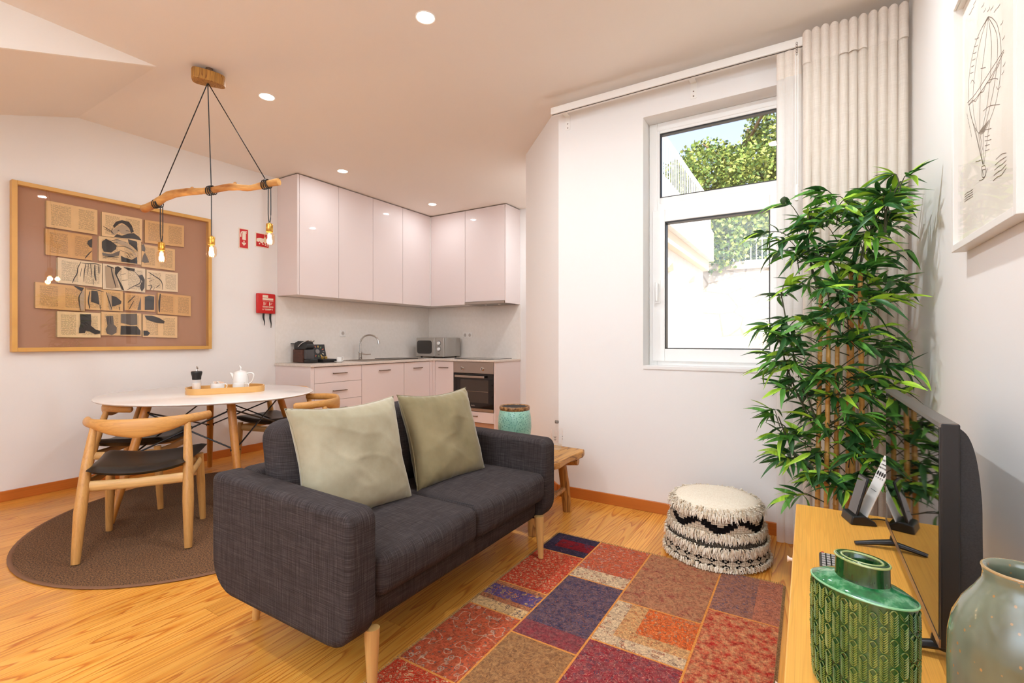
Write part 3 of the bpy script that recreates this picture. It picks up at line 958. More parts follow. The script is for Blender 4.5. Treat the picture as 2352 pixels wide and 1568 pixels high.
# the balloon print on the right wall
BY0, BY1, BZ0, BZ1 = 1.535, 2.115, 1.437, 2.245
bp = thing('framed_print', 'white box frame with a line engraving of a hot air balloon on the right wall', 'picture', (XR, 1.8, 1.8))
y0, y1, za, zb = BY0 - 1.8, BY1 - 1.8, BZ0 - 1.8, BZ1 - 1.8
FW = 0.022
q = MB()
for lo, hi in (((-0.04, y0, za), (-0.001, y0 + FW, zb)), ((-0.04, y1 - FW, za), (-0.001, y1, zb)), ((-0.04, y0 + FW, zb - FW), (-0.001, y1 - FW, zb)), ((-0.04, y0 + FW, za), (-0.001, y1 - FW, za + FW))):
    q.box(lo, hi)
q.obj('frame', M_WHITE, bp, smooth=False, bevel=0.0015)
MB().box((-0.016, y0 + FW, za + FW), (-0.010, y1 - FW, zb - FW)).obj('paper', mottled('print_paper', S(226, 218, 204), S(236, 229, 216), 5, 0.9), bp, smooth=False)
MB().box((-0.0335, y0 + FW, za + FW), (-0.0315, y1 - FW, zb - FW)).obj('glazing', glass('print_glass', boost=0.28), bp, smooth=False)
q = MB()
M_SEPIA = plain('sepia_line', S(112, 92, 72), 0.9)
for pts in BALLOON_LINES:
    pp = smooth_path([(0, pts[j] / 1000, pts[j + 1] / 1000) for j in range(0, len(pts), 2)], 5)
    n = len(pp)
    L_, R_ = [], []
    for j, p in enumerate(pp):
        tdir = (pp[min(j + 1, n - 1)] - pp[max(j - 1, 0)])
        tdir = tdir.normalized() if tdir.length > 1e-7 else V((0, 1, 0))
        nn = V((0, -tdir.z, tdir.y)) * 0.0011
        L_.append((-0.0164, p.y + nn.y, p.z + nn.z))
        R_.append((-0.0164, p.y - nn.y, p.z - nn.z))
    q.add(L_ + R_, [(j, j + 1, n + j + 1, n + j) for j in range(n - 1)])
for hh in (HATCH, HATCH_TOP):
    q.add([(-0.0163, hh[j] / 1000, hh[j + 1] / 1000) for j in range(0, len(hh), 2)], [tuple(range(len(hh) // 2))])
q.obj('balloon_engraving', M_SEPIA, bp, smooth=False)

# ------------------------------------------------------------------ safety signs and fire blanket
M_RED = plain('sign_red', S(196, 18, 22), 0.45)
M_REDBOX = plain('blanket_red', S(206, 16, 18), 0.3, coat=0.3)
M_SIGNW = plain('sign_cream', S(236, 222, 200), 0.5)


def sign(name, label, yc, zc, w, h, polys):
    t_ = thing(name, label, 'sign', (XL, yc, zc))
    MB().box((0.001, -w / 2, -h / 2), (0.004, w / 2, h / 2)).obj('plate', M_SIGNW, t_, smooth=False)
    MB().box((0.004, -w / 2 + 0.008, -h / 2 + 0.008), (0.0046, w / 2 - 0.008, h / 2 - 0.008)).obj('red_field', M_RED, t_, smooth=False)
    q = MB()
    for pl in polys:
        q.prism(pl, 0.0046, 0.0052, Matrix(((0, 0, 1, 0), (1, 0, 0, 0), (0, 1, 0, 0), (0, 0, 0, 1))))
    q.obj('symbol', M_SIGNW, t_, smooth=False)


ext = [[(-.016, -.012), (.020, -.012), (.020, .052), (.012, .062), (-.008, .062), (-.016, .052)], [(-.008, .062), (.008, .062), (.030, .070), (.030, .078), (-.012, .074), (-.030, .064), (-.036, .040), (-.037, .012), (-.026, .012), (-.026, .040), (-.022, .058)],
       [(.008, .062), (.026, .052), (.028, .058), (.012, .068)], [(-.004, -.022), (.006, -.022), (.006, -.048), (.020, -.036), (.020, -.050), (.001, -.072), (-.020, -.050), (-.020, -.036), (-.004, -.048)]]
sign('extinguisher_sign', 'tall red sign with a white fire extinguisher and down arrow', 2.710, 2.175, 0.100, 0.205, ext)
blk = [[(-.062, .012), (-.050, .018), (-.020, .024), (.010, .020), (.022, .034), (.026, .048), (.034, .036), (.040, .022), (.058, .010), (.060, -.004), (.048, -.020), (.036, -.012), (.026, -.030), (.012, -.012), (0, -.030), (-.018, -.026), (-.030, -.012), (-.040, -.020), (-.064, -.018)],
       [(-.040, -.040), (-.032, -.046), (-.024, -.036), (-.034, -.028)], [(-.006, -.038), (.006, -.046), (.014, -.038), (.004, -.028)], [(.024, -.044), (.032, -.050), (.040, -.042), (.030, -.034)], [(.044, -.050), (.052, -.056), (.058, -.048), (.050, -.040)]]
sign('fire_blanket_sign', 'square red sign with white fire blanket and flames partly behind a hanging bulb', 2.905, 2.190, 0.150, 0.150, blk)
fb = thing('fire_blanket_case', 'red fire blanket case with two black pull tapes on the wall by the cabinets', 'fire blanket', (XL, 2.931, 1.530))
MB().rbox((0.020, 0, 0), (0.036, 0.196, 0.208), 0.008, 2, 2).obj('case', M_REDBOX, fb)
q = MB()
q.box((0.0382, -0.045, 0.06), (0.0386, 0.015, 0.088))
q.box((0.0382, -0.045, 0.036), (0.0386, 0.072, 0.056))
for k in range(2):
    yy = -0.045 + k * 0.062
    for a_, b_ in ((0.024, 0.027), (-0.030, -0.027), (-0.036, -0.033), (-0.042, -0.039)):
        q.box((0.0382, yy, a_), (0.0386, yy + 0.056, b_))
    q.box((0.0382, yy + 0.010, -0.02), (0.0386, yy + 0.020, 0.015))
    q.box((0.0382, yy + 0.028, 0.004), (0.0386, yy + 0.044, 0.008))
    q.box((0.0382, yy + 0.026, -0.010), (0.0386, yy + 0.034, -0.002))
q.box((0.0382, -0.026, -0.062), (0.0386, 0.050, -0.056))
q.box((0.0382, -0.016, -0.070), (0.0386, 0.042, -0.066))
for s in (-0.040, 0.060):
    q.add([(0.0386, s - 0.006, -0.068), (0.0386, s + 0.006, -0.068), (0.0386, s, -0.050)], [(0, 1, 2)])
q.obj('printed_label', M_SIGNW, fb, smooth=False)
for s, ln in ((-0.022, 0.13), (0.052, 0.155)):
    pts = smooth_path([(0.02, s, -0.10), (0.021, s - 0.003, -0.10 - ln * 0.35), (0.022, s + 0.006, -0.10 - ln * 0.7), (0.022, s + 0.004, -0.10 - ln)], 5)
    MB().tube(pts, lerp_list([0.012, 0.011, 0.006, 0.003], len(pts)), 8, flat=[0.0025] * len(pts), up=(1, 0, 0)).obj('pull_tape', M_BLACK, fb)

# ------------------------------------------------------------------ kitchen
XF, YF = XL + 0.35, YK - 0.35      # fronts of the wall cabinets
UZ0, UZ1 = 1.625, 2.878
DT = 0.018


def box_part(name, lo, hi, mat, parent, bevel=0.0015):
    return MB().box(lo, hi).obj(name, mat, parent, smooth=False, bevel=bevel)


def wall_unit(label, along, a, b, back, front, first=False, last=False, z0=UZ0):
    """along 'y': on the left wall, doors face +x; along 'x': on the kitchen wall, doors face -y"""
    t_ = thing('wall_cabinet', label, 'cabinet', (0, 0, 0), group='white gloss wall cabinets')
    if along == 'y':
        box_part('carcass', (back, a + 0.0005, z0 + 0.016), (front - DT, b - 0.0005, UZ1), M_GAP, t_)
        box_part('bottom_panel', (back, a + 0.0005, z0), (front - DT, b - 0.0005, z0 + 0.0155), M_CABEDGE, t_)
        box_part('door', (front - DT + 0.001, a + 0.0024 + (0.022 if first else 0), z0 - 0.004), (front, b - 0.0024, UZ1), M_CAB, t_)
        if first:
            box_part('side_panel', (back, a - 0.002, z0 - 0.004), (front, a + 0.020, UZ1), M_CAB, t_)
    else:
        box_part('carcass', (a + 0.0005, front + DT, z0 + 0.016), (b - 0.0005, back, UZ1), M_GAP, t_)
        box_part('bottom_panel', (a + 0.0005, front + DT, z0), (b - 0.0005, back, z0 + 0.0155), M_CABEDGE, t_)
        box_part('door', (a + 0.0024, front, UZ0 - 0.004 if not last else 1.655), (b - 0.0024 - (0.018 if last else 0), front + DT - 0.001, UZ1), M_CAB, t_)
        if last:
            box_part('side_panel', (b - 0.018, front, UZ0 - 0.004), (b + 0.001, back, UZ1), M_CAB, t_)
    return t_


ub = [3.074, 3.591, 4.095, 4.599, 5.130]
ul = ['first white gloss wall cabinet at the outer end next to the picture wall', 'second white gloss wall cabinet from the outer end, above the power socket',
      'third white gloss wall cabinet from the outer end, above the tap', 'white gloss wall cabinet on the long run touching the inner corner']
for k in range(4):
    wall_unit(ul[k], 'y', ub[k], ub[k + 1], XL + 0.001, XF, first=(k == 0))
wall_unit('white gloss corner wall cabinet above the microwave', 'x', -4.518, -3.918, YK - 0.001, YF)
wall_unit('white gloss wall cabinet above the cooker hood at the run end', 'x', -3.917, -3.266, YK - 0.001, YF, last=True, z0=1.66)
box_part('corner_post', (XL + 0.01, 5.131, UZ0), (-4.519, YK - 0.01, UZ1), M_CABEDGE, None)
tag(bpy.data.objects['corner_post'], 'narrow filler closing the inner corner between the wall cabinet runs', 'filler')
bpy.data.objects['corner_post'].name = 'corner_filler'

hood = thing('cooker_hood', 'slim built in steel cooker hood under the end wall cabinet', 'cooker hood', (-3.60, YF, 1.625))
box_part('body', (-0.316, 0.02, 0.0), (0.312, 0.34, 0.033), M_STEEL, hood)
box_part('front_strip', (-0.316, -0.012, -0.006), (0.312, 0.018, 0.026), M_STEEL, hood)
box_part('filter', (-0.29, 0.03, -0.008), (0.28, 0.32, -0.0005), plain('hood_filter', S(150, 146, 140), 0.4, metal=0.7), hood)
for s in (-0.05, 0.17):
    MB().lathe([(0.018, 0.0), (0.020, -0.006), (0.010, -0.010)], (s, 0.10, -0.008), 14).obj('lamp_cap', M_WHITE, hood)

# base units
XB_, YB_ = XL + 0.60, YK - 0.60
BZ, TOPZ = 0.105, 0.872


def handle(parent, along, c, L, front, z):
    q = MB()
    if along == 'y':
        q.box((front + 0.018, c - L / 2, z - 0.005), (front + 0.028, c + L / 2, z + 0.005))
        for s in (-1, 1):
            q.box((front, c + s * (L / 2 - 0.012) - 0.005, z - 0.005), (front + 0.018, c + s * (L / 2 - 0.012) + 0.005, z + 0.005))
    else:
        q.box((c - L / 2, front - 0.028, z - 0.005), (c + L / 2, front - 0.018, z + 0.005))
        for s in (-1, 1):
            q.box((c + s * (L / 2 - 0.012) - 0.005, front - 0.018, z - 0.005), (c + s * (L / 2 - 0.012) + 0.005, front, z + 0.005))
    return q.obj('handle', M_HANDLE, parent, smooth=False, bevel=0.002)


def base_unit(label, along, a, b, front, fronts):
    t_ = thing('base_cabinet', label, 'cabinet', (0, 0, 0), group='white gloss base cabinets')
    if along == 'y':
        box_part('carcass', (XL + 0.02, a + 0.0005, BZ), (front - DT, b - 0.0005, TOPZ), M_GAP, t_)
    else:
        box_part('carcass', (a + 0.0005, front + DT, BZ), (b - 0.0005, YK - 0.02, TOPZ), M_GAP, t_)
    for nm, z0_, z1_, hz, L in fronts:
        if along == 'y':
            d_ = box_part(nm, (front - DT + 0.001, a + 0.002, z0_), (front, b - 0.002, z1_), M_CAB, t_)
        else:
            d_ = box_part(nm, (a + 0.002, front, z0_), (b - 0.002, front + DT - 0.001, z1_), M_CAB, t_)
        handle(d_, along, (a + b) / 2, L, front, hz)
    return t_


base_unit('white base cabinet with three wide drawers at the outer end of the worktop', 'y', 3.095, 3.703, XB_,
          [('drawer', 0.702, 0.866, 0.795, 0.18), ('drawer', 0.515, 0.699, 0.610, 0.18), ('drawer', 0.330, 0.512, 0.424, 0.18), ('drawer', 0.112, 0.327, 0.24, 0.18)])
base_unit('wide white base cabinet door below the sink', 'y', 3.705, 4.367, XB_, [('door', 0.112, 0.866, 0.790, 0.17)])
base_unit('white base cabinet door on the long run beside the inner corner', 'y', 4.369, 4.842, XB_, [('door', 0.112, 0.866, 0.790, 0.16)])
base_unit('narrow white base cabinet door left of the oven', 'x', -4.225, -3.915, YB_, [('door', 0.112, 0.866, 0.785, 0.155)])
box_part('end_panel', (XL + 0.002, 3.050, 0.001), (XB_, 3.094, TOPZ), M_CAB, None)
tag(bpy.data.objects['end_panel'], 'white gloss end panel closing the drawer end of the worktop run', 'panel')
bpy.data.objects['end_panel'].name = 'cabinet_end_panel'
box_part('x', (-3.283, YB_ - 0.001, 0.001), (-3.262, YK - 0.002, TOPZ), M_CAB, None)
o = bpy.data.objects['x']
o.name = 'oven_end_panel'
tag(o, 'white gloss end panel standing to the right of the oven', 'panel')
q = MB()
q.box((XB_ - 0.018, 4.845, BZ), (XB_ - 0.001, YB_ - 0.001, TOPZ))
q.box((XB_ - 0.001, YB_, BZ), (-4.228, YB_ + 0.017, TOPZ))
tag(q.obj('corner_post', M_CAB, smooth=False), 'white corner post where the two base cabinet runs meet', 'filler')
tag(MB().box((XL + 0.05, 3.096, 0.001), (XB_ - 0.05, YK - 0.03, BZ - 0.002)).box((XB_ - 0.05, YB_ + 0.05, 0.001), (-3.285, YK - 0.03, BZ - 0.002)).obj('plinth', plain('tan_plinth', S(206, 160, 128), 0.5), smooth=False),
    'tan recessed plinth under the base cabinets', 'plinth')

# oven
ov = thing('oven', 'built in steel and black glass oven with a shallow drawer below', 'oven', (-3.599, YB_, 0))
ow = 0.313
box_part('housing', (-ow, 0.02, BZ), (ow, 0.55, TOPZ), M_GAP, ov)
box_part('control_panel', (-ow + 0.001, -0.006, 0.727), (ow - 0.001, 0.018, 0.870), M_STEEL, ov)
for s in (-0.17, 0.15):
    q = MB()
    q.tube([(s, -0.006, 0.785), (s, -0.010, 0.785), (s, -0.012, 0.785), (s, -0.034, 0.785)], [0.026, 0.026, 0.018, 0.016], 18)
    q.box((s - 0.004, -0.040, 0.768), (s + 0.004, -0.032, 0.802))
    q.obj('knob', M_CHROME, ov)
odoor = box_part('oven_door', (-ow + 0.001, -0.004, 0.290), (ow - 0.001, 0.018, 0.722), M_BLACKGLOSS, ov, 0.003)
MB().box((-0.20, -0.0046, 0.36), (0.235, -0.0042, 0.645)).obj('window_glass', plain('oven_window', S(64, 56, 50), 0.08), odoor, smooth=False)
q = MB().cyl((-0.195, -0.0052, 0.50), (0.23, -0.0052, 0.50), 0.0016, n=6)
q.obj('oven_rack', M_CHROME, odoor)
q = MB()
q.box((-0.26, -0.050, 0.672), (0.20, -0.036, 0.700))
for s in (-0.23, 0.17):
    q.box((s - 0.01, -0.036, 0.678), (s + 0.01, -0.004, 0.694))
q.obj('oven_handle', M_STEEL, odoor, smooth=False, bevel=0.004)
text('oven_logo', 'beko', 0.030, M_SILVER, odoor, frame_of((0.0, -0.0047, 0.322), (1, 0, 0), (0, 0, 1), (0, -1, 0)), depth=0.0003)
box_part('bottom_trim', (-ow + 0.001, -0.005, 0.250), (ow - 0.001, 0.018, 0.287), M_STEEL, ov)
dr = box_part('warming_drawer', (-ow + 0.001, -0.001, 0.112), (ow - 0.001, 0.018, 0.244), M_CAB, ov)
handle(dr, 'x', 0.0, 0.16, -0.001, 0.19)

# worktop (L shape) with sink and hob
q = MB()
q.prism([(XL + 0.001, 3.040), (XB_ + 0.022, 3.040), (XB_ + 0.022, YB_ - 0.022), (-3.252, YB_ - 0.022), (-3.252, YK - 0.001), (XL + 0.001, YK - 0.001)], TOPZ + 0.001, 0.898)
tag(q.obj('worktop', M_WORKTOP, smooth=False, bevel=0.003), 'pale stone L shaped kitchen worktop', 'worktop')
M_SPLASH = mottled('splash_panel', S(236, 229, 220), S(240, 233, 225), 30, 0.5)
q = MB().box((XL + 0.0005, 3.046, 0.899), (XL + 0.010, YK - 0.011, UZ0 - 0.006))
struct(q.obj('trim_2', M_SPLASH, smooth=False))
struct(MB().box((XL + 0.0105, YK - 0.010, 0.899), (-3.256, YK - 0.0005, UZ0 - 0.006)).obj('trim_3', M_SPLASH, smooth=False))
sk = thing('sink', 'steel inset sink with drainer in the worktop behind the tap', 'sink', (-4.56, 4.31, 0.898))
q = MB()
q.box((-0.235, -0.48, 0.0005), (0.235, 0.48, 0.005))
q.obj('rim', M_STEEL, sk, smooth=False, bevel=0.002)
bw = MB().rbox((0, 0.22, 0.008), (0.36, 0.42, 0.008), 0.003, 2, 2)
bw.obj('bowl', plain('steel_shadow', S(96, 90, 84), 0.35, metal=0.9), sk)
q = MB()
for k in range(7):
    q.box((-0.15 + k * 0.05, -0.46, 0.005), (-0.14 + k * 0.05, -0.05, 0.008))
q.obj('drainer_ribs', M_STEEL, sk, smooth=False)['kind'] = 'stuff'
tp = thing('kitchen_tap', 'chrome swan neck kitchen tap with a side lever behind the sink', 'tap', (-4.755, 4.10, 0.9035))
MB().lathe([(0.028, 0), (0.028, 0.006), (0.022, 0.010), (0.021, 0.075), (0.024, 0.080), (0.022, 0.095), (0.012, 0.100)], (0, 0, 0), 18).obj('tap_body', M_CHROME, tp)
pts = []
for k in range(15):
    a = PI * (1 - k / 14 * 0.93)
    pts.append((0.11 + 0.11 * math.cos(a), 0.05 + 0.05 * math.cos(a), 0.20 + 0.105 * math.sin(a)))
MB().tube([(0, 0, 0.09), (0, 0, 0.15)] + pts, 0.011, 12).obj('spout', M_CHROME, tp)
MB().cyl(pts[-1], (pts[-1][0] + 0.004, pts[-1][1] + 0.002, pts[-1][2] - 0.03), 0.014, n=12).obj('aerator', M_CHROME, tp)
q = MB().tube([(0.0, 0.0, 0.075), (0.05, 0.05, 0.062), (0.09, 0.09, 0.066)], [0.012, 0.007, 0.006], 8)
q.obj('lever', M_CHROME, tp)
hb = thing('hob', 'flat black glass hob in the worktop above the oven', 'hob', (-3.66, 5.21, 0.8985))
MB().box((-0.29, -0.25, 0), (0.29, 0.25, 0.006)).obj('glass_plate', M_BLACKGLOSS, hb, smooth=False, bevel=0.002)
for sx_ in (-0.14, 0.14):
    for sy_ in (-0.12, 0.12):
        MB().lathe([(0.085, 0.0061), (0.088, 0.0064), (0.080, 0.0064), (0.082, 0.0061)], (sx_, sy_, 0), 28, caps=False).obj('cooking_zone', M_SILVER, hb)

# microwave
mw = thing('microwave', 'silver microwave oven standing in the worktop corner', 'microwave', (-4.445, 5.06, 0.8985))
W2, D_, Hh_ = 0.25, 0.335, 0.282
MB().rbox((0, D_ / 2 + 0.012, 0.02 + (Hh_ - 0.02) / 2), (2 * W2, D_ - 0.01, Hh_ - 0.02), 0.010, 2, 2).obj('housing', M_SILVER, mw)
fd_ = MB().rbox((-0.075, -0.004, 0.02 + (Hh_ - 0.02) / 2), (0.350, 0.032, Hh_ - 0.02), 0.010, 3, 4, puff=(0, 0.006, 0)).obj('door', M_SILVER, mw)
gl = []
for k in range(40):
    a = 2 * PI * k / 40
    cx_, cz_ = math.cos(a), math.sin(a)
    e = 0.32
    gl.append((-0.092 + 0.135 * (abs(cx_) ** e) * (1 if cx_ > 0 else -1), 0.150 + 0.092 * (abs(cz_) ** e) * (1 if cz_ > 0 else -1)))
MB().prism(gl, 0.0, 0.003, frame_of((0, -0.0245, 0), (1, 0, 0), (0, 0, 1), (0, -1, 0))).obj('window_glass', plain('microwave_window', S(52, 47, 43), 0.12), fd_, smooth=False)
MB().tube(smooth_path([(0.075, -0.022, 0.055), (0.085, -0.030, 0.15), (0.075, -0.022, 0.250)], 6), 0.010, 10, flat=[0.006] * 13, up=(0, 1, 0)).obj('door_handle', M_SILVER, fd_)
cp = MB().rbox((0.176, -0.004, 0.02 + (Hh_ - 0.02) / 2), (0.146, 0.030, Hh_ - 0.02), 0.008, 2, 2).obj('control_panel', M_SILVER, mw)
for zz in (0.205, 0.125):
    MB().tube([(0.168, -0.019, zz), (0.168, -0.022, zz)], 0.032, 24).obj('dial_plate', plain('dial_dark', S(90, 86, 82), 0.4), cp)
    q = MB().tube([(0.168, -0.022, zz), (0.168, -0.040, zz)], [0.025, 0.022], 20)
    q.box((0.166, -0.0415, zz - 0.004), (0.170, -0.0395, zz + 0.02))
    q.obj('dial', M_CERAMIC, cp)
text('brand_text', 'Teka', 0.02, M_BLACK, cp, frame_of((0.160, -0.0195, 0.05), (1, 0, 0), (0, 0, 1), (0, -1, 0)), depth=0.0003)
q = MB()
for sx_ in (-0.20, 0.20):
    for sy_ in (0.04, 0.30):
        q.cyl((sx_, sy_, 0.0), (sx_, sy_, 0.022), 0.014, n=10)
q.obj('feet', M_BLACK, mw)['kind'] = 'stuff'

# coffee machine, capsule box, cup, sockets
cm = thing('coffee_machine', 'brown and black capsule coffee machine at the outer end of the worktop', 'coffee machine', (-4.70, 3.27, 0.8985))
M_BROWN = mottled('ribbed_brown', S(66, 34, 24), S(86, 46, 32), 40, 0.45)
q = MB()
q.box((-0.10, -0.058, 0.004), (0.075, 0.058, 0.145))
bd = q.obj('body', M_BROWN, cm, smooth=False, bevel=0.004)
rb = MB()
for k in range(11):
    z = 0.014 + k * 0.0118
    rb.box((-0.098, -0.0605, z), (0.073, -0.0578, z + 0.007))
    rb.box((-0.098, 0.0578, z), (0.073, 0.0605, z + 0.007))
rb.obj('ribs', M_BROWN, bd, smooth=False)['kind'] = 'stuff'
prof_ = [(-0.10, 0.145), (0.10, 0.145), (0.125, 0.165), (0.120, 0.200), (0.085, 0.232), (-0.035, 0.238), (-0.085, 0.222), (-0.10, 0.19)]
MB().prism(prof_, -0.050, 0.050, frame_of((0, 0, 0), (1, 0, 0), (0, 0, 1), (0, -1, 0))).obj('brew_head', M_BLACK, cm, smooth=False, bevel=0.010, seg=3)
MB().tube(smooth_path([(-0.01, -0.056, 0.175), (0.06, -0.056, 0.218), (0.13, -0.040, 0.240), (0.155, 0, 0.236), (0.13, 0.040, 0.240), (0.06, 0.056, 0.218), (-0.01, 0.056, 0.175)], 5), 0.006, 8).obj('lever', M_CHROME, cm)
box_part('front_grille', (0.075, -0.048, 0.045), (0.115, 0.048, 0.144), plain('dark_grey_plastic', S(78, 74, 74), 0.45), cm)
box_part('drip_tray', (0.076, -0.050, 0.002), (0.185, 0.050, 0.042), M_BLACK, cm, 0.006)
q = MB().box((-0.165, -0.045, 0.006), (-0.101, 0.045, 0.205))
q.obj('water_tank', glass('tank_plastic', (0.92, 0.90, 0.88, 1), 1.3), cm, smooth=False)
box_part('tank_lid', (-0.168, -0.047, 0.205), (-0.10, 0.047, 0.213), M_BLACK, cm)
cb = thing('capsule_box', 'open black presentation box of coffee capsules beside the coffee machine', 'box', (-4.62, 3.465, 0.8985))
MB().box((-0.09, -0.105, 0.0), (0.13, 0.105, 0.038)).obj('tray', M_BLACK, cb, smooth=False, bevel=0.002)
Ml = frame_of((-0.09, 0, 0.036), (-0.26, 0, 0.966), (0, 1, 0), (-0.966, 0, -0.26))
lid = MB().box((0, -0.105, -0.008), (0.165, 0.105, 0.008), Ml).obj('lid', M_BLACK, cb, smooth=False)
capm = [plain('capsule_' + n_, c_, 0.3, metal=0.4) for n_, c_ in (('gold', S(222, 178, 92)), ('copper', S(190, 96, 70)), ('cream', S(226, 214, 190)), ('green', S(120, 140, 80)), ('grey', S(130, 124, 120)))]
for k in range(13):
    a = k / 13 * 2 * PI + 0.2
    Mc = frame_of(Ml @ V((0.085 + 0.058 * math.cos(a), 0.078 * math.sin(a), -0.0082)), Ml.to_3x3() @ V((math.cos(a), math.sin(a), 0)), Ml.to_3x3() @ V((-math.sin(a), math.cos(a), 0)), Ml.to_3x3() @ V((0, 0, -1)))
    MB().prism([(-0.011, -0.006), (0.011, -0.004), (0.011, 0.004), (-0.011, 0.006)], 0, 0.002, Mc).obj('printed_capsule', capm[(k * 3) % 5], lid, smooth=False)
Mc = frame_of(Ml @ V((0.085, 0, -0.0082)), Ml.to_3x3() @ V((1, 0, 0)), Ml.to_3x3() @ V((0, -1, 0)), Ml.to_3x3() @ V((0, 0, -1)))
MB().lathe([(0.026, 0), (0.026, 0.001), (0.020, 0.001)], (0, 0, 0), 20).obj('printed_medallion', capm[4], lid).matrix_local = Mc
for k in range(2):
    MB().lathe([(0.012, 0.0), (0.017, 0.020), (0.019, 0.022), (0.010, 0.029)], (0.02, -0.03 + k * 0.045, 0.036), 14).obj('capsule', capm[0], cb)


def cup_and_saucer(loc, label, rz, r=0.040, h=0.055, sr=0.072, group='white coffee cups'):
    t_ = thing('coffee_cup', label, 'cup', (loc[0], loc[1], loc[2] + 0.010), rz)
    t_['group'] = group
    MB().lathe([(r * 0.5, 0.0), (r * 0.72, 0.001), (r * 0.95, h * 0.25), (r, h * 0.55), (r, h), (r * 0.93, h), (r * 0.92, h * 0.5), (r * 0.6, 0.006), (0.001, 0.005)], (0, 0, 0), 28).obj('bowl', M_CERAMIC, t_)
    MB().tube(smooth_path([(r * 0.95, 0, h * 0.90), (r * 1.55, 0, h * 0.92), (r * 1.72, 0, h * 0.58), (r * 1.4, 0, h * 0.28), (r * 0.93, 0, h * 0.24)], 5), 0.0035, 8).obj('handle', M_CERAMIC, t_)
    s_ = thing('saucer', label.replace('cup', 'saucer under the cup'), 'saucer', loc, rz)
    s_['group'] = 'white saucers'
    MB().lathe([(sr * 0.5, 0.0), (sr * 0.55, 0.0035), (sr * 0.97, 0.013), (sr, 0.016), (sr * 0.96, 0.0165), (sr * 0.55, 0.0085), (0.001, 0.0085)], (0, 0, 0), 32).obj('dish', M_CERAMIC, s_)
    return t_


cup_and_saucer((-4.405, 3.505, 0.8985), 'small white espresso cup on the worktop by the capsule box', 0.8, 0.028, 0.052, 0.055)


def socket(name, label, M, n):
    t_ = thing(name, label, 'socket')
    t_.matrix_world = M
    w = 0.082 * n
    MB().rbox((0, 0, 0.005), (w, 0.082, 0.009), 0.003, 2, 1).obj('face_plate', M_WHITE, t_)
    for k in range(n):
        cx_ = (k - (n - 1) / 2) * 0.082
        wl = MB().lathe([(0.022, 0.0095), (0.0225, 0.0102), (0.020, 0.0102), (0.019, 0.0098), (0.001, 0.0098)], (cx_, 0, 0), 24).obj('well', plain('socket_shadow', S(196, 188, 180), 0.6), t_)
        q = MB()
        for s in (-1, 1):
            q.cyl((cx_ + s * 0.0095, 0, 0.0098), (cx_ + s * 0.0095, 0, 0.0104), 0.003, n=8)
        q.box((cx_ - 0.003, 0.015, 0.0098), (cx_ + 0.003, 0.021, 0.0108))
        q.box((cx_ - 0.003, -0.021, 0.0098), (cx_ + 0.003, -0.015, 0.0108))
        q.obj('contacts', M_BLACK, wl)


socket('power_socket', 'single white power socket on the splashback left of the tap', frame_of((XL + 0.010, 3.915, 1.228), (0, 1, 0), (0, 0, 1), (1, 0, 0)), 1)
socket('double_power_socket', 'double white power socket on the splashback right of the microwave', frame_of((-4.127, YK - 0.010, 1.216), (1, 0, 0), (0, 0, 1), (0, -1, 0)), 2)

# ------------------------------------------------------------------ round carpet
M_CARPET = mottled('brown_carpet', S(62, 38, 20), S(136, 96, 58), 150, 0.98, 0.7, detail=4, lo=0.38, hi=0.64, bdist=0.005)
rc = thing('round_rug', 'round brown flat pile carpet under the dining table and chairs', 'rug', (-3.414, 1.703, 0.0005))
RA, RB, RT = 1.05, 0.945, math.atan2(0.605, -0.796)
MB().lathe([(0.0, 0.0), (0.985, 0.0), (0.99, 0.007), (0.0, 0.0075)], (0, 0, 0), 96, RA, RB, RT, caps=False).obj('pile', M_CARPET, rc, angle=30)
MB().tube([(RA * 0.992 * math.cos(a) * math.cos(RT) - RB * 0.992 * math.sin(a) * math.sin(RT), RA * 0.992 * math.cos(a) * math.sin(RT) + RB * 0.992 * math.sin(a) * math.cos(RT), 0.0045) for a in [2 * PI * k / 96 for k in range(96)]],
          0.011, 8, closed=True, flat=[0.0044] * 96).obj('edge_binding', plain('rug_binding', S(122, 84, 58), 0.8), rc)
RZ = 0.011

# ------------------------------------------------------------------ dining table
TC = V((-3.88, 1.917, 0))
tb = thing('dining_table', 'round white topped dining table on splayed wooden legs with black rods', 'table', (TC.x, TC.y, RZ))
ta, tbb, tr = 0.74, 0.68, 0.22
M_TOP = plain('white_table_top', S(240, 234, 230), 0.18, spec=0.5, coat=0.2)
prof_ = [(0.0, 0.716), (0.955, 0.716), (0.985, 0.719), (0.998, 0.725), (1.0, 0.729), (0.997, 0.732), (0.992, 0.7335), (0.0, 0.7335)]
MB().lathe(prof_, (0, 0, 0), 96, ta, tbb, tr, caps=False).obj('table_top', M_TOP, tb, angle=50)
angs = [math.radians(a) for a in (-72.5, -13.5, 84, 155)]
tops, feet = [], []
for a in angs:
    tops.append(V((0.50 * math.cos(a), 0.50 * math.sin(a), 0.716)))
    feet.append(V((0.735 * math.cos(a), 0.735 * math.sin(a), 0.006)))
for p, f_ in zip(tops, feet):
    lg = MB().tube([f_, f_.lerp(p, 0.5), p], [0.019, 0.025, 0.027], 16).obj('leg', M_TABLELEG, tb)
    q = MB()
    for k in (0.55, 0.92):
        c_ = f_.lerp(p, k)
        tdir = V((-c_.y, c_.x, 0)).normalized()
        q.cyl(c_ - tdir * 0.030, c_ + tdir * 0.030, 0.007, n=10)
    q.obj('bolts', M_IRON, lg)['kind'] = 'stuff'
for i in range(4):
    j = (i + 1) % 4
    for a, b in ((i, j), (j, i)):
        MB().cyl(feet[a].lerp(tops[a], 0.92), feet[b].lerp(tops[b], 0.55), 0.0055, n=8).obj('brace_rod', M_IRON, tb)
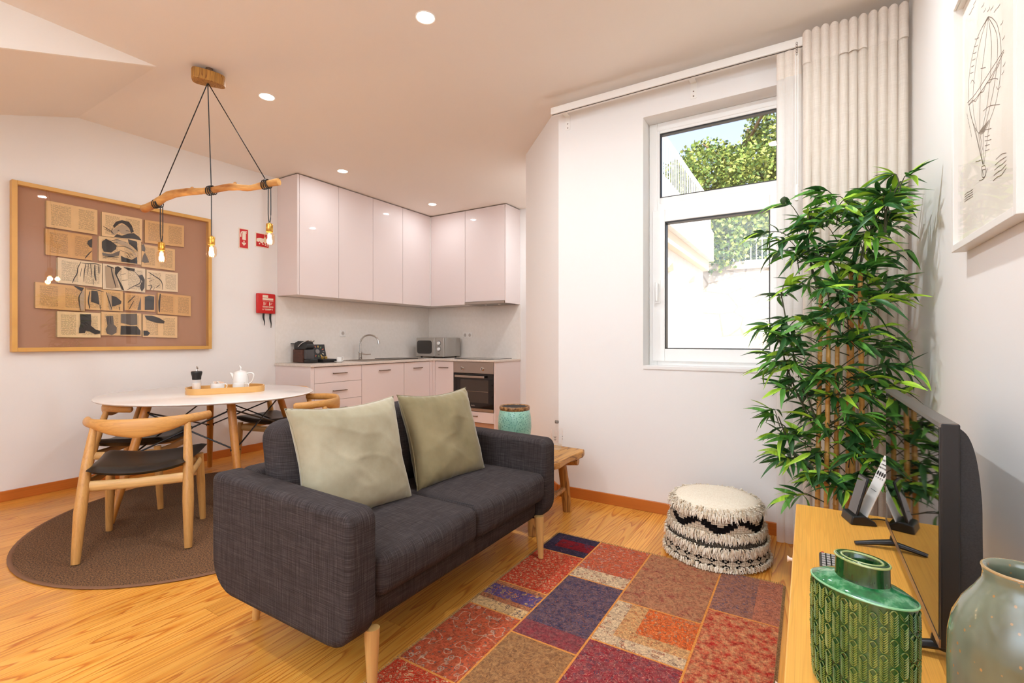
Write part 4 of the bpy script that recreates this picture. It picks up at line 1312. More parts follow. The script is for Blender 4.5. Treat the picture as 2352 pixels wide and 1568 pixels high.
q = MB().lathe([(0.0, 0.70), (0.40, 0.70), (0.41, 0.7155), (0.0, 0.7155)], (0, 0, 0), 32, caps=False)
q.obj('under_frame', M_IRON, tb)

# ------------------------------------------------------------------ elbow chairs
def make_chair(label):
    t_ = thing('elbow_chair', label, 'chair', group='oak elbow chairs')
    for s in (-1, 1):
        pts = smooth_path([(s * 0.241, -0.238, 0), (s * 0.234, -0.200, 0.25), (s * 0.224, -0.145, 0.48), (s * 0.212, -0.092, 0.666)], 5)
        MB().tube(pts, lerp_list([0.0185, 0.0275, 0.024, 0.0155], len(pts)), 14).obj('rear_leg', M_OAK, t_)
        pts = smooth_path([(s * 0.238, 0.236, 0), (s * 0.230, 0.222, 0.24), (s * 0.224, 0.212, 0.422)], 5)
        MB().tube(pts, lerp_list([0.0165, 0.0235, 0.021], len(pts)), 14).obj('front_leg', M_OAK, t_)
    # crest rail: horn ends, deep shaped blade in the middle
    ctl = [(-0.292, 0.085), (-0.268, 0.005), (-0.212, -0.092), (-0.12, -0.150), (0, -0.168), (0.12, -0.150), (0.212, -0.092), (0.268, 0.005), (0.292, 0.085)]
    hh = [0.023, 0.025, 0.026, 0.042, 0.053, 0.042, 0.026, 0.025, 0.023]
    zc = [0.683, 0.685, 0.686, 0.671, 0.660, 0.671, 0.686, 0.685, 0.683]
    aa = [0.017, 0.020, 0.021, 0.015, 0.012, 0.015, 0.021, 0.020, 0.017]
    pts = smooth_path([(x, y, z) for (x, y), z in zip(ctl, zc)], 6)
    n = len(pts)
    ra, rh = lerp_list(aa, n), lerp_list(hh, n)
    d0, d1 = (pts[0] - pts[1]).normalized(), (pts[-1] - pts[-2]).normalized()
    pts = [pts[0] + d0 * 0.012] + pts + [pts[-1] + d1 * 0.012]
    ra, rh = [ra[0] * 0.6] + ra + [ra[-1] * 0.6], [rh[0] * 0.6] + rh + [rh[-1] * 0.6]
    MB().tube(pts, ra, 16, flat=rh).obj('crest_rail', M_OAKX, t_)
    # seat frame
    def railp(nm, p0, p1, h_, w_):
        MB().tube([p0, V(p0).lerp(V(p1), 0.5) + V((0, 0, -0.006)), p1], [w_] * 3, 4 * 3, flat=[h_, h_ * 0.92, h_]).obj(nm, M_OAKPALE, t_)
    railp('rear_rail', (-0.228, -0.168, 0.372), (0.228, -0.168, 0.372), 0.028, 0.012)
    railp('front_rail', (-0.226, 0.212, 0.378), (0.226, 0.212, 0.378), 0.026, 0.012)
    for s in (-1, 1):
        railp('side_rail', (s * 0.229, -0.168, 0.374), (s * 0.226, 0.212, 0.378), 0.026, 0.012)
    # upholstered saddle seat
    def seat(u, v, top):
        a, b = u * 2 - 1, v * 2 - 1
        hw = 0.222 + 0.038 * (b * 0.5 + 0.5)
        if b < 0:
            hw *= 1 - 0.06 * max(0, -b - 0.6) / 0.4
        x = a * hw
        y = 0.032 + b * 0.222 - 0.022 * (a * a) * (1 if b < -0.5 else 0)
        e = (1 - abs(a) ** 7) * (1 - abs(b) ** 7)
        base = 0.422 + 0.034 * a * a + 0.014 * b * b * (1 if b > 0 else 0.3)
        return (x, y, base + (0.032 * e ** 0.4 if top else -0.022 * e ** 0.5))
    q = MB()
    q.grid(lambda u, v: seat(u, v, True), 20, 20)
    q.grid(lambda u, v: seat(u, v, False), 20, 20, True)
    q.obj('seat_pad', M_LEATHER, t_, weld=True, angle=60)
    return t_


ch0 = make_chair('oak elbow chair with black seat nearest the camera, its curved back turned outward')
FA = math.atan2(0.56, -0.83) - PI / 2
ch0.location = (-3.225, 1.24, RZ)
ch0.rotation_euler = (0, 0, FA)
CH = [((-4.05, 1.515, RZ), math.radians(-46), 'oak elbow chair with black seat at the left end of the table by the picture'),
      ((-4.05, 2.58, RZ), math.radians(-162.5), 'oak elbow chair behind the far side of the table, only its thin back edge showing'),
      ((-3.14, 2.275, RZ), math.radians(137), 'oak elbow chair at the kitchen end, its horn shaped back rising above the sofa')]
for loc, rz, lab in CH:
    dup(ch0, loc, rz, lab)

# ------------------------------------------------------------------ tray and crockery on the table
TZ = RZ + 0.7340
ty = thing('serving_tray', 'oval pale wood serving tray with cut out handles on the dining table', 'tray', (-3.845, 2.005, TZ), math.radians(66))


def stadium(L, W, n=12):
    r = W / 2
    pts = []
    for k in range(n + 1):
        a = -PI / 2 + PI * k / n
        pts.append((L / 2 - r * 0.62 + 0.62 * r * math.cos(a), r * math.sin(a)))
    for k in range(n + 1):
        a = PI / 2 + PI * k / n
        pts.append((-L / 2 + r * 0.62 + 0.62 * r * math.cos(a), r * math.sin(a)))
    return pts


TL, TW, THh = 0.53, 0.31, 0.045
MB().prism(stadium(TL - 0.004, TW - 0.004), 0.0, 0.007).obj('tray_base', M_OAKPALE, ty, smooth=False)
so, si = stadium(TL, TW), stadium(TL - 0.018, TW - 0.018)
q = MB()
n = len(so)
q.loft([[(x, y, 0.0) for x, y in so], [(x, y, THh) for x, y in so], [(x, y, THh) for x, y in si], [(x, y, 0.006) for x, y in si]], caps=False)
rim = q.obj('tray_rim', wood('tray_wood', S(232, 182, 112), S(206, 150, 82), (0.06, 0.06, 1), 30, 1.5, 0.4, rnd=False, contrast=0.4, fiber=0.1), ty, angle=30)
for s in (-1, 1):
    MB().rbox((s * (TL / 2 - 0.004), 0, 0.027), (0.011, 0.085, 0.016), 0.005, 2, 2).obj('handle_slot', M_SIGNW, rim)
tz = TZ + 0.0075
jr = thing('sugar_pourer', 'glass sugar pourer with a flared black lid on the tray', 'sugar dispenser', (-3.99, 1.86, tz))
MB().lathe([(0.030, 0.0), (0.033, 0.004), (0.033, 0.070), (0.028, 0.085), (0.027, 0.100), (0.025, 0.100), (0.026, 0.084), (0.030, 0.068), (0.030, 0.006), (0.001, 0.005)], (0, 0, 0), 24).obj('glass_jar', M_GLASS, jr)
MB().lathe([(0.001, 0.007), (0.0285, 0.007), (0.0285, 0.064), (0.020, 0.068), (0.001, 0.070)], (0, 0, 0), 20).obj('sugar', plain('white_sugar', S(240, 232, 222), 0.9), jr)
MB().lathe([(0.028, 0.092), (0.030, 0.094), (0.031, 0.115), (0.037, 0.140), (0.038, 0.150), (0.034, 0.156), (0.001, 0.157)], (0, 0, 0), 24).obj('lid', M_BLACK, jr)
MB().tube([(0.004, 0, 0.156), (0.004, 0, 0.192), (0.014, 0, 0.176)], [0.006, 0.005, 0.006], 8).obj('spout', M_CHROME, jr)
sb = thing('sugar_bowl', 'white cup filled with sugar sachets on the tray', 'bowl', (-3.815, 1.925, tz + 0.010), 0.6)
MB().lathe([(0.022, 0.0), (0.030, 0.001), (0.042, 0.010), (0.046, 0.03), (0.046, 0.058), (0.043, 0.058), (0.042, 0.03), (0.020, 0.008), (0.001, 0.008)], (0, 0, 0), 28).obj('bowl', M_CERAMIC, sb)
MB().tube(smooth_path([(0.044, 0, 0.052), (0.066, 0, 0.050), (0.070, 0, 0.034), (0.060, 0, 0.016), (0.044, 0, 0.014)], 5), 0.0035, 8).obj('handle', M_CERAMIC, sb)
s_ = thing('saucer', 'white saucer under the cup of sugar sachets', 'saucer', (-3.815, 1.925, tz))
MB().lathe([(0.036, 0.0), (0.040, 0.0035), (0.066, 0.012), (0.070, 0.015), (0.066, 0.0155), (0.040, 0.0085), (0.001, 0.0085)], (0, 0, 0), 32).obj('dish', M_CERAMIC, s_)
M_SACHET = [plain('sachet_white', S(240, 234, 226), 0.6), plain('sachet_pink', S(232, 200, 178), 0.6)]
for k in range(8):
    a = k * 0.8
    sa = thing('sugar_sachet', 'folded paper sugar sachet standing among others in the white cup', 'sachet', (-3.815 + 0.018 * math.cos(a), 1.925 + 0.018 * math.sin(a), tz + 0.040), a, 'sugar sachets in the cup')
    MB().box((-0.018, -0.003 + k * 0.0, 0.0), (0.018, 0.003, 0.040), Matrix.Rotation(0.3 * math.sin(k * 2.1), 4, 'Y') @ Matrix.Rotation(0.25 * math.cos(k * 1.7), 4, 'X')).obj('packet', M_SACHET[k % 2], sa, smooth=False)
tpot = thing('coffee_pot', 'white porcelain coffee pot with spout, handle and finial lid on the tray', 'coffee pot', (-3.865, 2.128, tz), math.radians(40))
MB().lathe([(0.045, 0.0), (0.052, 0.002), (0.056, 0.02), (0.056, 0.08), (0.050, 0.125), (0.047, 0.136), (0.044, 0.136), (0.046, 0.12), (0.050, 0.08), (0.001, 0.01)], (0, 0, 0), 36).obj('body', M_CERAMIC, tpot)
MB().lathe([(0.048, 0.136), (0.047, 0.140), (0.030, 0.148), (0.012, 0.152), (0.001, 0.153)], (0, 0, 0), 32).obj('lid', M_CERAMIC, tpot)
MB().tube(smooth_path([(0, 0, 0.150), (0.002, 0, 0.166), (-0.004, 0, 0.182), (-0.010, 0, 0.190)], 4), lerp_list([0.008, 0.007, 0.005, 0.002], 13), 10).obj('finial', M_CERAMIC, tpot)
MB().tube(smooth_path([(-0.046, 0, 0.085), (-0.060, 0, 0.110), (-0.070, 0, 0.126), (-0.080, 0, 0.130)], 5), lerp_list([0.016, 0.012, 0.008, 0.005], 16), 12).obj('spout', M_CERAMIC, tpot)
MB().tube(smooth_path([(0.047, 0, 0.128), (0.085, 0, 0.132), (0.098, 0, 0.110), (0.085, 0, 0.065), (0.056, 0, 0.042)], 6), 0.0055, 10, flat=[0.0075] * 25, up=(0, 1, 0)).obj('handle', M_CERAMIC, tpot)
cup_and_saucer((-3.752, 2.05, tz), 'white coffee cup at the front of the tray beside the coffee pot', math.radians(40), 0.042, 0.052, 0.070)

# ------------------------------------------------------------------ pendant lamp: a branch hung on three cords
pl = thing('branch_pendant', 'pendant lamp of three bare bulbs hung from a driftwood branch', 'pendant lamp', (-3.29, 1.60, 0))
O = V((-3.29, 1.60, 0))
BL, BM, BR_ = V((-3.751, 1.505, 2.074)) - O, V((-3.283, 1.618, 2.116)) - O, V((-2.931, 1.776, 2.139)) - O
cut = [(-0.105, -0.02), (-0.09, -0.055), (-0.03, -0.062), (0.05, -0.058), (0.10, -0.036), (0.115, 0.0), (0.10, 0.030), (0.05, 0.045), (-0.04, 0.062), (-0.09, 0.045)]
cut = [(p.x * 0.86, p.y * 0.84) for p in smooth_path([(a, b, 0) for a, b in cut] + [(cut[0][0], cut[0][1], 0)], 4)[:-1]]
MB().prism(cut, 2.800, 2.868, Matrix.Rotation(1.2, 4, 'Z')).obj('ceiling_block', wood('log_slice', S(206, 150, 70), S(140, 84, 28), (1, 1, 0.15), 30, 3, 0.55, rnd=False, contrast=1.0, fiber=0.35), pl, smooth=False, bevel=0.006)
q = MB()
q.cyl((0.02, 0.0, 2.868), (0.02, 0.0, 2.8895), 0.02, n=14)
q.obj('ceiling_hook', M_HANDLE, pl)
bpts = [BL + V((-0.125, -0.032, -0.028)), BL + V((-0.03, -0.01, -0.005)), BL.lerp(BM, 0.22) + V((0, 0, 0.035)), BL.lerp(BM, 0.5) + V((0, 0.01, 0.035)), BL.lerp(BM, 0.8) + V((0, 0, 0.012)), BM,
        BM.lerp(BR_, 0.35) + V((0, 0, 0.008)), BM.lerp(BR_, 0.7) + V((0, 0, -0.012)), BR_, BR_ + V((0.085, 0.03, 0.010))]
bpts = smooth_path(bpts, 6)
rr = lerp_list([0.026, 0.025, 0.026, 0.024, 0.021, 0.020, 0.022, 0.018, 0.021, 0.022], len(bpts))
rr = [r_ * (1 + 0.16 * noise.noise(V((i * 0.45, 0, 3)))) for i, r_ in enumerate(rr)]
q = MB().tube(bpts, rr, 12)
for i in (11, 20, 37):
    q.tube([bpts[i], bpts[i] + V((0.0, 0.01, 0.026)), bpts[i] + V((0.004, 0.012, 0.033))], [0.014, 0.010, 0.006], 8)
q.obj('branch', mottled('driftwood', S(160, 98, 44), S(222, 168, 98), 7, 0.6, 0.3, stretch=(1, 1, 3), bdist=0.004), pl)
for P0 in (BL, BM, BR_):
    q = MB()
    dirb = (BR_ - BL).normalized()
    side = dirb.cross(V((0, 0, 1))).normalized()
    for k in range(4):
        cpt = P0 + dirb * (k * 0.011 - 0.017)
        pts = []
        for j in range(10):
            a = 2 * PI * j / 10
            pts.append(cpt + side * (0.029 * math.cos(a)) + V((0, 0, 1)) * (0.029 * math.sin(a)) + dirb * (0.006 * math.sin(a + k)))
        q.tube(pts, 0.0032, 6, closed=True)
    q.obj('cord_wrapping', M_BLACK, pl)
bulb_z = [1.675, 1.683, 1.754]
drop = [BL + V((0.023, 0.014, 0)), BM + V((0.002, 0, 0)), BR_ + V((0.017, 0.010, 0))]
M_BRASS = mottled('aged_brass', S(170, 118, 44), S(232, 186, 96), 60, 0.3, metal=0.9)
M_BULB = glass('amber_bulb', (1.0, 0.90, 0.76, 1), 1.45)
M_FIL = NT('filament')
M_FIL.p(base=(1, 0.8, 0.5, 1), ec=(1.0, 0.72, 0.38, 1), es=34.0)
M_FIL = M_FIL.m
for i, (top, P0) in enumerate(zip((BL, BM, BR_), drop)):
    MB().tube([V((0.004 * (i - 1), 0, 2.801)), top + V((0, 0, 0.02))], 0.0032, 8).obj('suspension_cord', M_BLACK, pl)
    zb_ = bulb_z[i]
    q = MB()
    for s in ((-0.005, 0.005) if i != 1 else (0.0,)):
        q.tube(smooth_path([P0 + V((s, s, -0.018)), (P0.x + s * 1.2, P0.y + s, (P0.z + zb_) / 2), (P0.x + s * 0.4, P0.y, zb_ + 0.135)], 4), 0.0030, 7)
    q.obj('bulb_cord', M_BLACK, pl)
    c_ = (P0.x, P0.y, zb_)
    MB().lathe([(0.006, 0.140), (0.010, 0.136), (0.0195, 0.132), (0.0205, 0.126), (0.0205, 0.082), (0.019, 0.080), (0.001, 0.080)], c_, 20).obj('socket', M_BRASS, pl)
    bo = MB().lathe([(0.015, 0.084), (0.017, 0.078), (0.027, 0.066), (0.030, 0.054), (0.030, 0.018), (0.026, 0.006), (0.016, 0.0), (0.001, -0.001)], c_, 24).obj('bulb', M_BULB, pl)
    q = MB()
    for s in range(6):
        a = s / 6 * 2 * PI
        q.tube([(c_[0] + 0.010 * math.cos(a), c_[1] + 0.010 * math.sin(a), zb_ + 0.012), (c_[0] + 0.008 * math.cos(a), c_[1] + 0.008 * math.sin(a), zb_ + 0.062)], 0.0022, 6)
    q.obj('filament', M_FIL, bo)
    lamp('bulb_lamp', 'POINT', (O.x + c_[0], O.y + c_[1], zb_ + 0.035), 3.0, (1.0, 0.68, 0.38), shadow_soft_size=0.02)

# ------------------------------------------------------------------ patchwork rug: every patch its own piece
def patch_mat(name, ground, motif, line, wear, scale=14, motif_at=0.32, line_n=5.0, wear_amt=0.5, third=None):
    """a worn kilim patch: flower spots, contour vines, thread weave and wear"""
    t = NT(name)
    scale *= 2.3
    line_n *= 0.8
    v = t.co((1, 1, 0), True)
    warp = t.n('VectorMath', {0: v, 1: t.n('VectorMath', {0: t.n('TexNoise', {'Vector': v, 'Scale': 9.0, 'Detail': 2.0}).outputs['Color'], 1: (0.06, 0.06, 0)}, operation='MULTIPLY').outputs[0]}, operation='ADD').outputs[0]
    vo = t.n('TexVoronoi', {'Vector': warp, 'Scale': scale})
    flower = t.ramp(vo.outputs['Distance'], [(0.0, (1, 1, 1, 1)), (motif_at * 0.35, (1, 1, 1, 1)), (motif_at * 0.4, (0, 0, 0, 1)), (motif_at * 0.7, (0, 0, 0, 1)), (motif_at * 0.75, (1, 1, 1, 1)), (motif_at, (1, 1, 1, 1)), (motif_at + 0.04, (0, 0, 0, 1))])
    nz = t.noise(v, scale * 0.42, 1.5)
    vine = t.math('FRACT', t.math('MULTIPLY', nz, line_n * 2))
    vinem = t.ramp(vine, [(0.0, (0, 0, 0, 1)), (0.44, (0, 0, 0, 1)), (0.48, (0.85, 0.85, 0.85, 1)), (0.52, (0.85, 0.85, 0.85, 1)), (0.56, (0, 0, 0, 1))])
    c_ = t.mix(vinem, ground, line)
    c_ = t.mix(flower, c_, motif)
    if third is not None:
        sp = t.n('TexVoronoi', {'Vector': warp, 'Scale': scale * 2.3})
        c_ = t.mix(t.ramp(sp.outputs['Distance'], [(0.0, (1, 1, 1, 1)), (0.22, (1, 1, 1, 1)), (0.26, (0, 0, 0, 1))]), c_, third)
    wn_ = t.noise(t.co((1, 1, 0), True), 30, 7, 0.75)
    c_ = t.mix(t.math('MULTIPLY', t.ramp(wn_, [(0.40, (0, 0, 0, 1)), (0.60, (1, 1, 1, 1))]), min(1.0, wear_amt * 1.25)), c_, wear)
    cell = t.n('TexVoronoi', {'Vector': warp, 'Scale': 120.0})
    c_ = t.mix(0.8, c_, t.ramp(t.n('SeparateXYZ', {0: cell.outputs['Color']}).outputs[0], [(0.0, (0.62, 0.60, 0.64, 1)), (0.5, (1.0, 1.0, 1.0, 1)), (1.0, (1.25, 1.22, 1.15, 1))]), 'MULTIPLY')
    th = t.math('ADD', t.noise(t.co((500, 60, 0)), 1.0, 1), t.noise(t.co((60, 500, 0)), 1.0, 1))
    c_ = t.mix(1.0, c_, t.ramp(t.math('MULTIPLY', th, 0.5), [(0.36, (0.62, 0.60, 0.60, 1)), (0.62, (1.12, 1.12, 1.1, 1))]), 'MULTIPLY')
    t.p(base=c_, rough=0.95, spec=0.1, normal=t.bump(th, 0.4, 0.002))
    return t.m


RED, ORANGE, NAVY, CREAM, BROWN, PINK = S(176, 52, 34), S(196, 84, 44), S(52, 46, 70), S(212, 180, 140), S(134, 92, 58), S(168, 104, 80)
P_ = {
    'navy_red': patch_mat('patch_wine', S(120, 24, 30), S(60, 40, 56), S(78, 50, 66), S(96, 30, 40), 8, 0.20, 2, 0.3),
    'navy': patch_mat('patch_navy_border', S(54, 44, 62), S(96, 66, 84), S(84, 66, 84), S(50, 40, 56), 24, 0.25, 3, 0.3),
    'red_floral': patch_mat('patch_red_floral', S(190, 52, 30), S(206, 176, 132), S(208, 172, 132), S(176, 84, 56), 26, 0.30, 7, 0.35, third=S(150, 130, 96)),
    'big_red': patch_mat('patch_big_red', S(184, 80, 50), S(176, 160, 140), S(206, 176, 148), S(172, 98, 66), 11, 0.24, 3.2, 0.5, third=S(110, 84, 78)),
    'coral': patch_mat('patch_coral', S(190, 88, 56), S(150, 130, 126), S(206, 170, 140), S(168, 100, 74), 15, 0.26, 4, 0.5, third=S(196, 60, 36)),
    'ivory': patch_mat('patch_ivory_border', S(208, 178, 142), S(150, 78, 60), S(106, 82, 76), S(190, 158, 124), 16, 0.30, 4, 0.4),
    'blue': patch_mat('patch_blue', S(66, 62, 86), S(72, 58, 70), S(112, 84, 88), S(128, 96, 92), 24, 0.30, 6, 0.55, third=S(166, 92, 60)),
    'wine_wash': patch_mat('patch_wine_wash', S(138, 58, 62), S(120, 50, 56), S(150, 80, 76), S(128, 84, 82), 20, 0.2, 4, 0.6),
    'brown': patch_mat('patch_tan', S(150, 104, 66), S(140, 92, 56), S(160, 112, 74), S(166, 124, 84), 30, 0.12, 1.5, 0.5),
    'rose': patch_mat('patch_rose', S(164, 104, 76), S(150, 74, 62), S(146, 62, 54), S(172, 124, 90), 6, 0.22, 3, 0.7),
    'orange_floral': patch_mat('patch_orange_floral', S(206, 92, 40), S(158, 130, 104), S(214, 168, 108), S(196, 112, 66), 20, 0.30, 5, 0.4, third=S(118, 84, 74)),
    'tan_border': patch_mat('patch_tan_border', S(204, 156, 104), S(176, 98, 62), S(106, 80, 70), S(198, 142, 92), 26, 0.32, 6, 0.3),
    'wine_floral': patch_mat('patch_wine_floral', S(144, 44, 50), S(96, 68, 82), S(186, 138, 120), S(142, 86, 84), 17, 0.30, 6, 0.6, third=S(180, 120, 104)),
    'worn_red': patch_mat('patch_worn_red', S(168, 46, 38), S(170, 62, 48), S(180, 80, 58), S(196, 138, 96), 9, 0.16, 3, 1.0),
    'slate_border': patch_mat('patch_slate', S(150, 102, 84), S(88, 80, 98), S(90, 82, 100), S(160, 108, 88), 22, 0.32, 6, 0.4),
    'dusty': patch_mat('patch_dusty_rose', S(176, 108, 84), S(150, 104, 92), S(120, 96, 100), S(170, 108, 82), 9, 0.18, 3, 0.6),
    'purple': patch_mat('patch_purple_band', S(92, 72, 116), S(176, 138, 96), S(170, 120, 84), S(120, 92, 110), 12, 0.30, 2.5, 0.3, third=S(200, 110, 60)),
    'dash': patch_mat('patch_dash_border', S(178, 106, 70), S(66, 70, 60), S(196, 160, 110), S(170, 110, 80), 40, 0.34, 2, 0.3),
    'cream_band': patch_mat('patch_cream_band', S(206, 168, 120), S(74, 66, 74), S(96, 80, 80), S(200, 156, 108), 14, 0.24, 3, 0.3),
}
rug = thing('patchwork_rug', 'large patchwork rug of worn red, orange and navy patches in front of the sofa', 'rug', (-0.675, 1.7, 0.0005))
RO = V((-0.675, 1.7, 0))
X0, S1, S2, S3, X1 = -1.257, -0.992, -0.712, -0.362, -0.091
YT, YBOT = 2.568, 0.55
layout = []


def colm(xa, xb, rows):
    for (ya, yb, subs) in rows:
        layout.append((xa, xb, ya, yb, subs))


# subs: list of (x0 fraction, x1 fraction, y0 fraction from far edge, y1 fraction, material)
F1 = [(0, 1, 0, 1)]
colm(X0, S1, [(YT, 2.325, [(0, 1, 0, 0.30, 'navy'), (0, 0.22, 0.30, 1, 'navy'), (0.22, 1, 0.30, 0.72, 'navy_red'), (0.22, 1, 0.72, 1, 'navy')]),
              (2.325, 1.910, [(0, 1, 0, 1, 'red_floral')]),
              (1.910, 1.683, [(0, 1, 0, 0.14, 'dash'), (0, 1, 0.14, 0.56, 'purple'), (0, 1, 0.56, 0.70, 'dash'), (0, 1, 0.70, 1, 'cream_band')]),
              (1.683, 1.257, [(0, 1, 0, 1, 'big_red')]), (1.257, 0.93, [(0, 1, 0, 1, 'red_floral')]), (0.93, YBOT, [(0, 1, 0, 1, 'rose')])])
colm(S1, S2, [(YT, 2.130, [(0, 1, 0, 0.76, 'coral'), (0, 1, 0.76, 1, 'ivory')]), (2.130, 1.600, [(0, 1, 0, 0.80, 'blue'), (0, 1, 0.80, 1, 'wine_wash')]),
              (1.600, 1.16, [(0, 1, 0, 1, 'brown')]), (1.16, YBOT, [(0, 1, 0, 1, 'coral')])])
colm(S2, S3, [(YT, 2.040, [(0, 1, 0, 1, 'rose')]),
              (2.040, 1.720, [(0, 0.20, 0, 0.80, 'ivory'), (0.20, 0.40, 0, 0.62, 'tan_border'), (0.40, 1, 0, 0.62, 'orange_floral'), (0.20, 1, 0.62, 0.80, 'tan_border'), (0, 1, 0.80, 1, 'ivory')]),
              (1.720, 1.22, [(0, 1, 0, 1, 'wine_floral')]), (1.22, YBOT, [(0, 1, 0, 1, 'blue')])])
colm(S3, X1, [(YT, 2.175, [(0, 0.62, 0, 1, 'slate_border'), (0.62, 1, 0, 1, 'dusty')]), (2.175, 1.50, [(0, 1, 0, 1, 'worn_red')]), (1.50, YBOT, [(0, 1, 0, 1, 'big_red')])])
MB().box((X0 - RO.x, YBOT - RO.y, 0.0), (X1 - RO.x, YT - RO.y, 0.004)).obj('backing', plain('rug_backing', S(150, 90, 50), 0.95), rug, smooth=False)
g = 0.0042
M_SEAM = mottled('orange_seam', S(190, 112, 38), S(216, 144, 66), 200, 0.9)
seams = MB()
for xa, xb, ya, yb, subs in layout:
    for (fx0, fx1, fy0, fy1, mn) in subs:
        a = xa + (xb - xa) * fx0 + (g if fx0 == 0 else 0)
        b = xa + (xb - xa) * fx1 - (g if fx1 == 1 else 0)
        top_ = ya + (yb - ya) * fy0 - (g if fy0 == 0 else 0)
        bot = ya + (yb - ya) * fy1 + (g if fy1 == 1 else 0)
        cx_, cy_ = (a + b) / 2, (top_ + bot) / 2
        o = MB().box((a - cx_, bot - cy_, 0.004), (b - cx_, top_ - cy_, 0.0075)).obj('patch', P_[mn], rug, smooth=False, bevel=0.0008)
        o.location = (cx_ - RO.x, cy_ - RO.y, 0)
    seams.box((xa - RO.x + 0.004, yb - 0.004 - RO.y, 0.004), (xb - RO.x - 0.004, yb + 0.004 - RO.y, 0.0068))
for xs in (S1, S2, S3):
    seams.box((xs - 0.004 - RO.x, YBOT - RO.y, 0.004), (xs + 0.004 - RO.x, YT - RO.y, 0.0070))
seams.obj('seam_tape', M_SEAM, rug, smooth=False)['kind'] = 'stuff'
# whipped edge: rows of little stitches
q = MB()
def edge(p, d_, n_):
    for k in range(n_):
        c_ = V(p) + V(d_) * k
        nrm = V((d_[1], -d_[0], 0)).normalized() if True else None
        q.tube([c_ - nrm * 0.006 + V((0, 0, 0.008)), c_ + nrm * 0.005 + V(d_) * 0.3 + V((0, 0, 0.003))], 0.0022, 4)
st = 0.0085
edge((X0 - RO.x, YBOT - RO.y, 0), (0, st, 0), int((YT - YBOT) / st))
edge((X1 - RO.x, YBOT - RO.y, 0), (0, st, 0), int((YT - YBOT) / st))
edge((X0 - RO.x, YT - RO.y, 0), (st, 0, 0), int((X1 - X0) / st))
q.obj('whipped_edge', mottled('edge_thread', S(120, 92, 58), S(168, 130, 84), 200, 0.9), rug, smooth=False)['kind'] = 'stuff'

# ------------------------------------------------------------------ sofa
M_SOFA = weave('charcoal_linen', S(45, 39, 38), S(60, 53, 52), S(84, 76, 75), 620, 0.96, 0.4, 11.0, spec=0.15)
M_SEWN = plain('dark_thread', S(40, 36, 38), 0.9)
sf = thing('sofa', 'charcoal grey two seat sofa with tapered oak legs', 'sofa', (-1.555, 1.65, 0))
SO = V((-1.555, 1.65, 0))
xb_, xf_, ya_, yb_ = -1.955, -1.165, 0.962, 2.338
AT = 0.115


def arm_outline():
    pts = []
    def arc(cx_, cz_, r_, a0, a1, n_=6):
        for k in range(n_ + 1):
            a = math.radians(a0 + (a1 - a0) * k / n_)
            pts.append((cx_ + r_ * math.cos(a), cz_ + r_ * math.sin(a)))
    zt_b, zt_f, zb_ = 0.640, 0.622, 0.192
    arc(xf_ - 0.105 - SO.x, zb_ + 0.105, 0.105, -90, 0)
    arc(xf_ - 0.045 - SO.x, zt_f - 0.045, 0.045, 0, 90)
    arc(xb_ + 0.030 - SO.x, zt_b - 0.030, 0.030, 90, 180)
    arc(xb_ + 0.130 - SO.x, zb_ + 0.130, 0.130, 180, 270)
    return pts


AO = arm_outline()
for nm, y0, y1 in (('near', ya_, ya_ + AT), ('far', yb_ - AT, yb_)):
    Mx = frame_of((0, y1 - SO.y, 0), (1, 0, 0), (0, 0, 1), (0, -1, 0))
    arm = MB().prism(AO, 0, AT, Mx).obj('arm', M_SOFA, sf, angle=35, bevel=0.022, seg=4)
    # stitched seams round the front of the arm
    for yy in (y0 + 0.002, y1 - 0.002):
        pts = [(p[0], yy - SO.y + (0.012 if yy < (y0 + y1) / 2 else -0.012), p[1]) for p in AO[7:] if p[0] > -0.36]
for o in []:
    pass
# base, front rail, back panel
MB().rbox(((xb_ + xf_) / 2 - 0.02 - SO.x, 0, 0.262), (xf_ - xb_ - 0.06, yb_ - ya_ - 2 * AT + 0.03, 0.125), 0.05, 4, 4).obj('base', M_SOFA, sf)
MB().rbox((xb_ + 0.065 - SO.x, 0, 0.43), (0.125, yb_ - ya_ - 2 * AT + 0.02, 0.42), 0.03, 4, 4).obj('back_panel', M_SOFA, sf)
ym = 1.625
cush = [(ya_ + AT + 0.002, ym - 0.001), (ym + 0.001, yb_ - AT - 0.002)]
for a, b in cush:
    cx_ = (-1.80 + xf_ + 0.006) / 2 - SO.x
    L = xf_ + 0.006 + 1.80
    co_ = MB().rbox((cx_, (a + b) / 2 - SO.y, 0.385), (L, b - a, 0.145), 0.040, 5, 10, puff=(0.012, 0.0, 0.020)).obj('seat_cushion', M_SOFA, sf, angle=60)
    hx, hy = L / 2 - 0.018, (b - a) / 2 - 0.016
    rim_pts = []
    for (sx_, sy_) in ((1, -1), (1, 1), (-1, 1), (-1, -1)):
        for k in range(4):
            ang = {(1, -1): -90, (1, 1): 0, (-1, 1): 90, (-1, -1): 180}[(sx_, sy_)] + 30 * k
            r_ = 0.03
            rim_pts.append((cx_ + sx_ * (hx - r_) + r_ * math.cos(math.radians(ang)), (a + b) / 2 - SO.y + sy_ * (hy - r_) + r_ * math.sin(math.radians(ang))))
    for zz in (0.4475, 0.3225):
        MB().tube([(x_, y_, zz) for x_, y_ in rim_pts], 0.0032, 6, closed=True).obj('piping', M_SEWN if zz > 0.4 else plain('brown_piping', S(70, 48, 40), 0.9), co_)
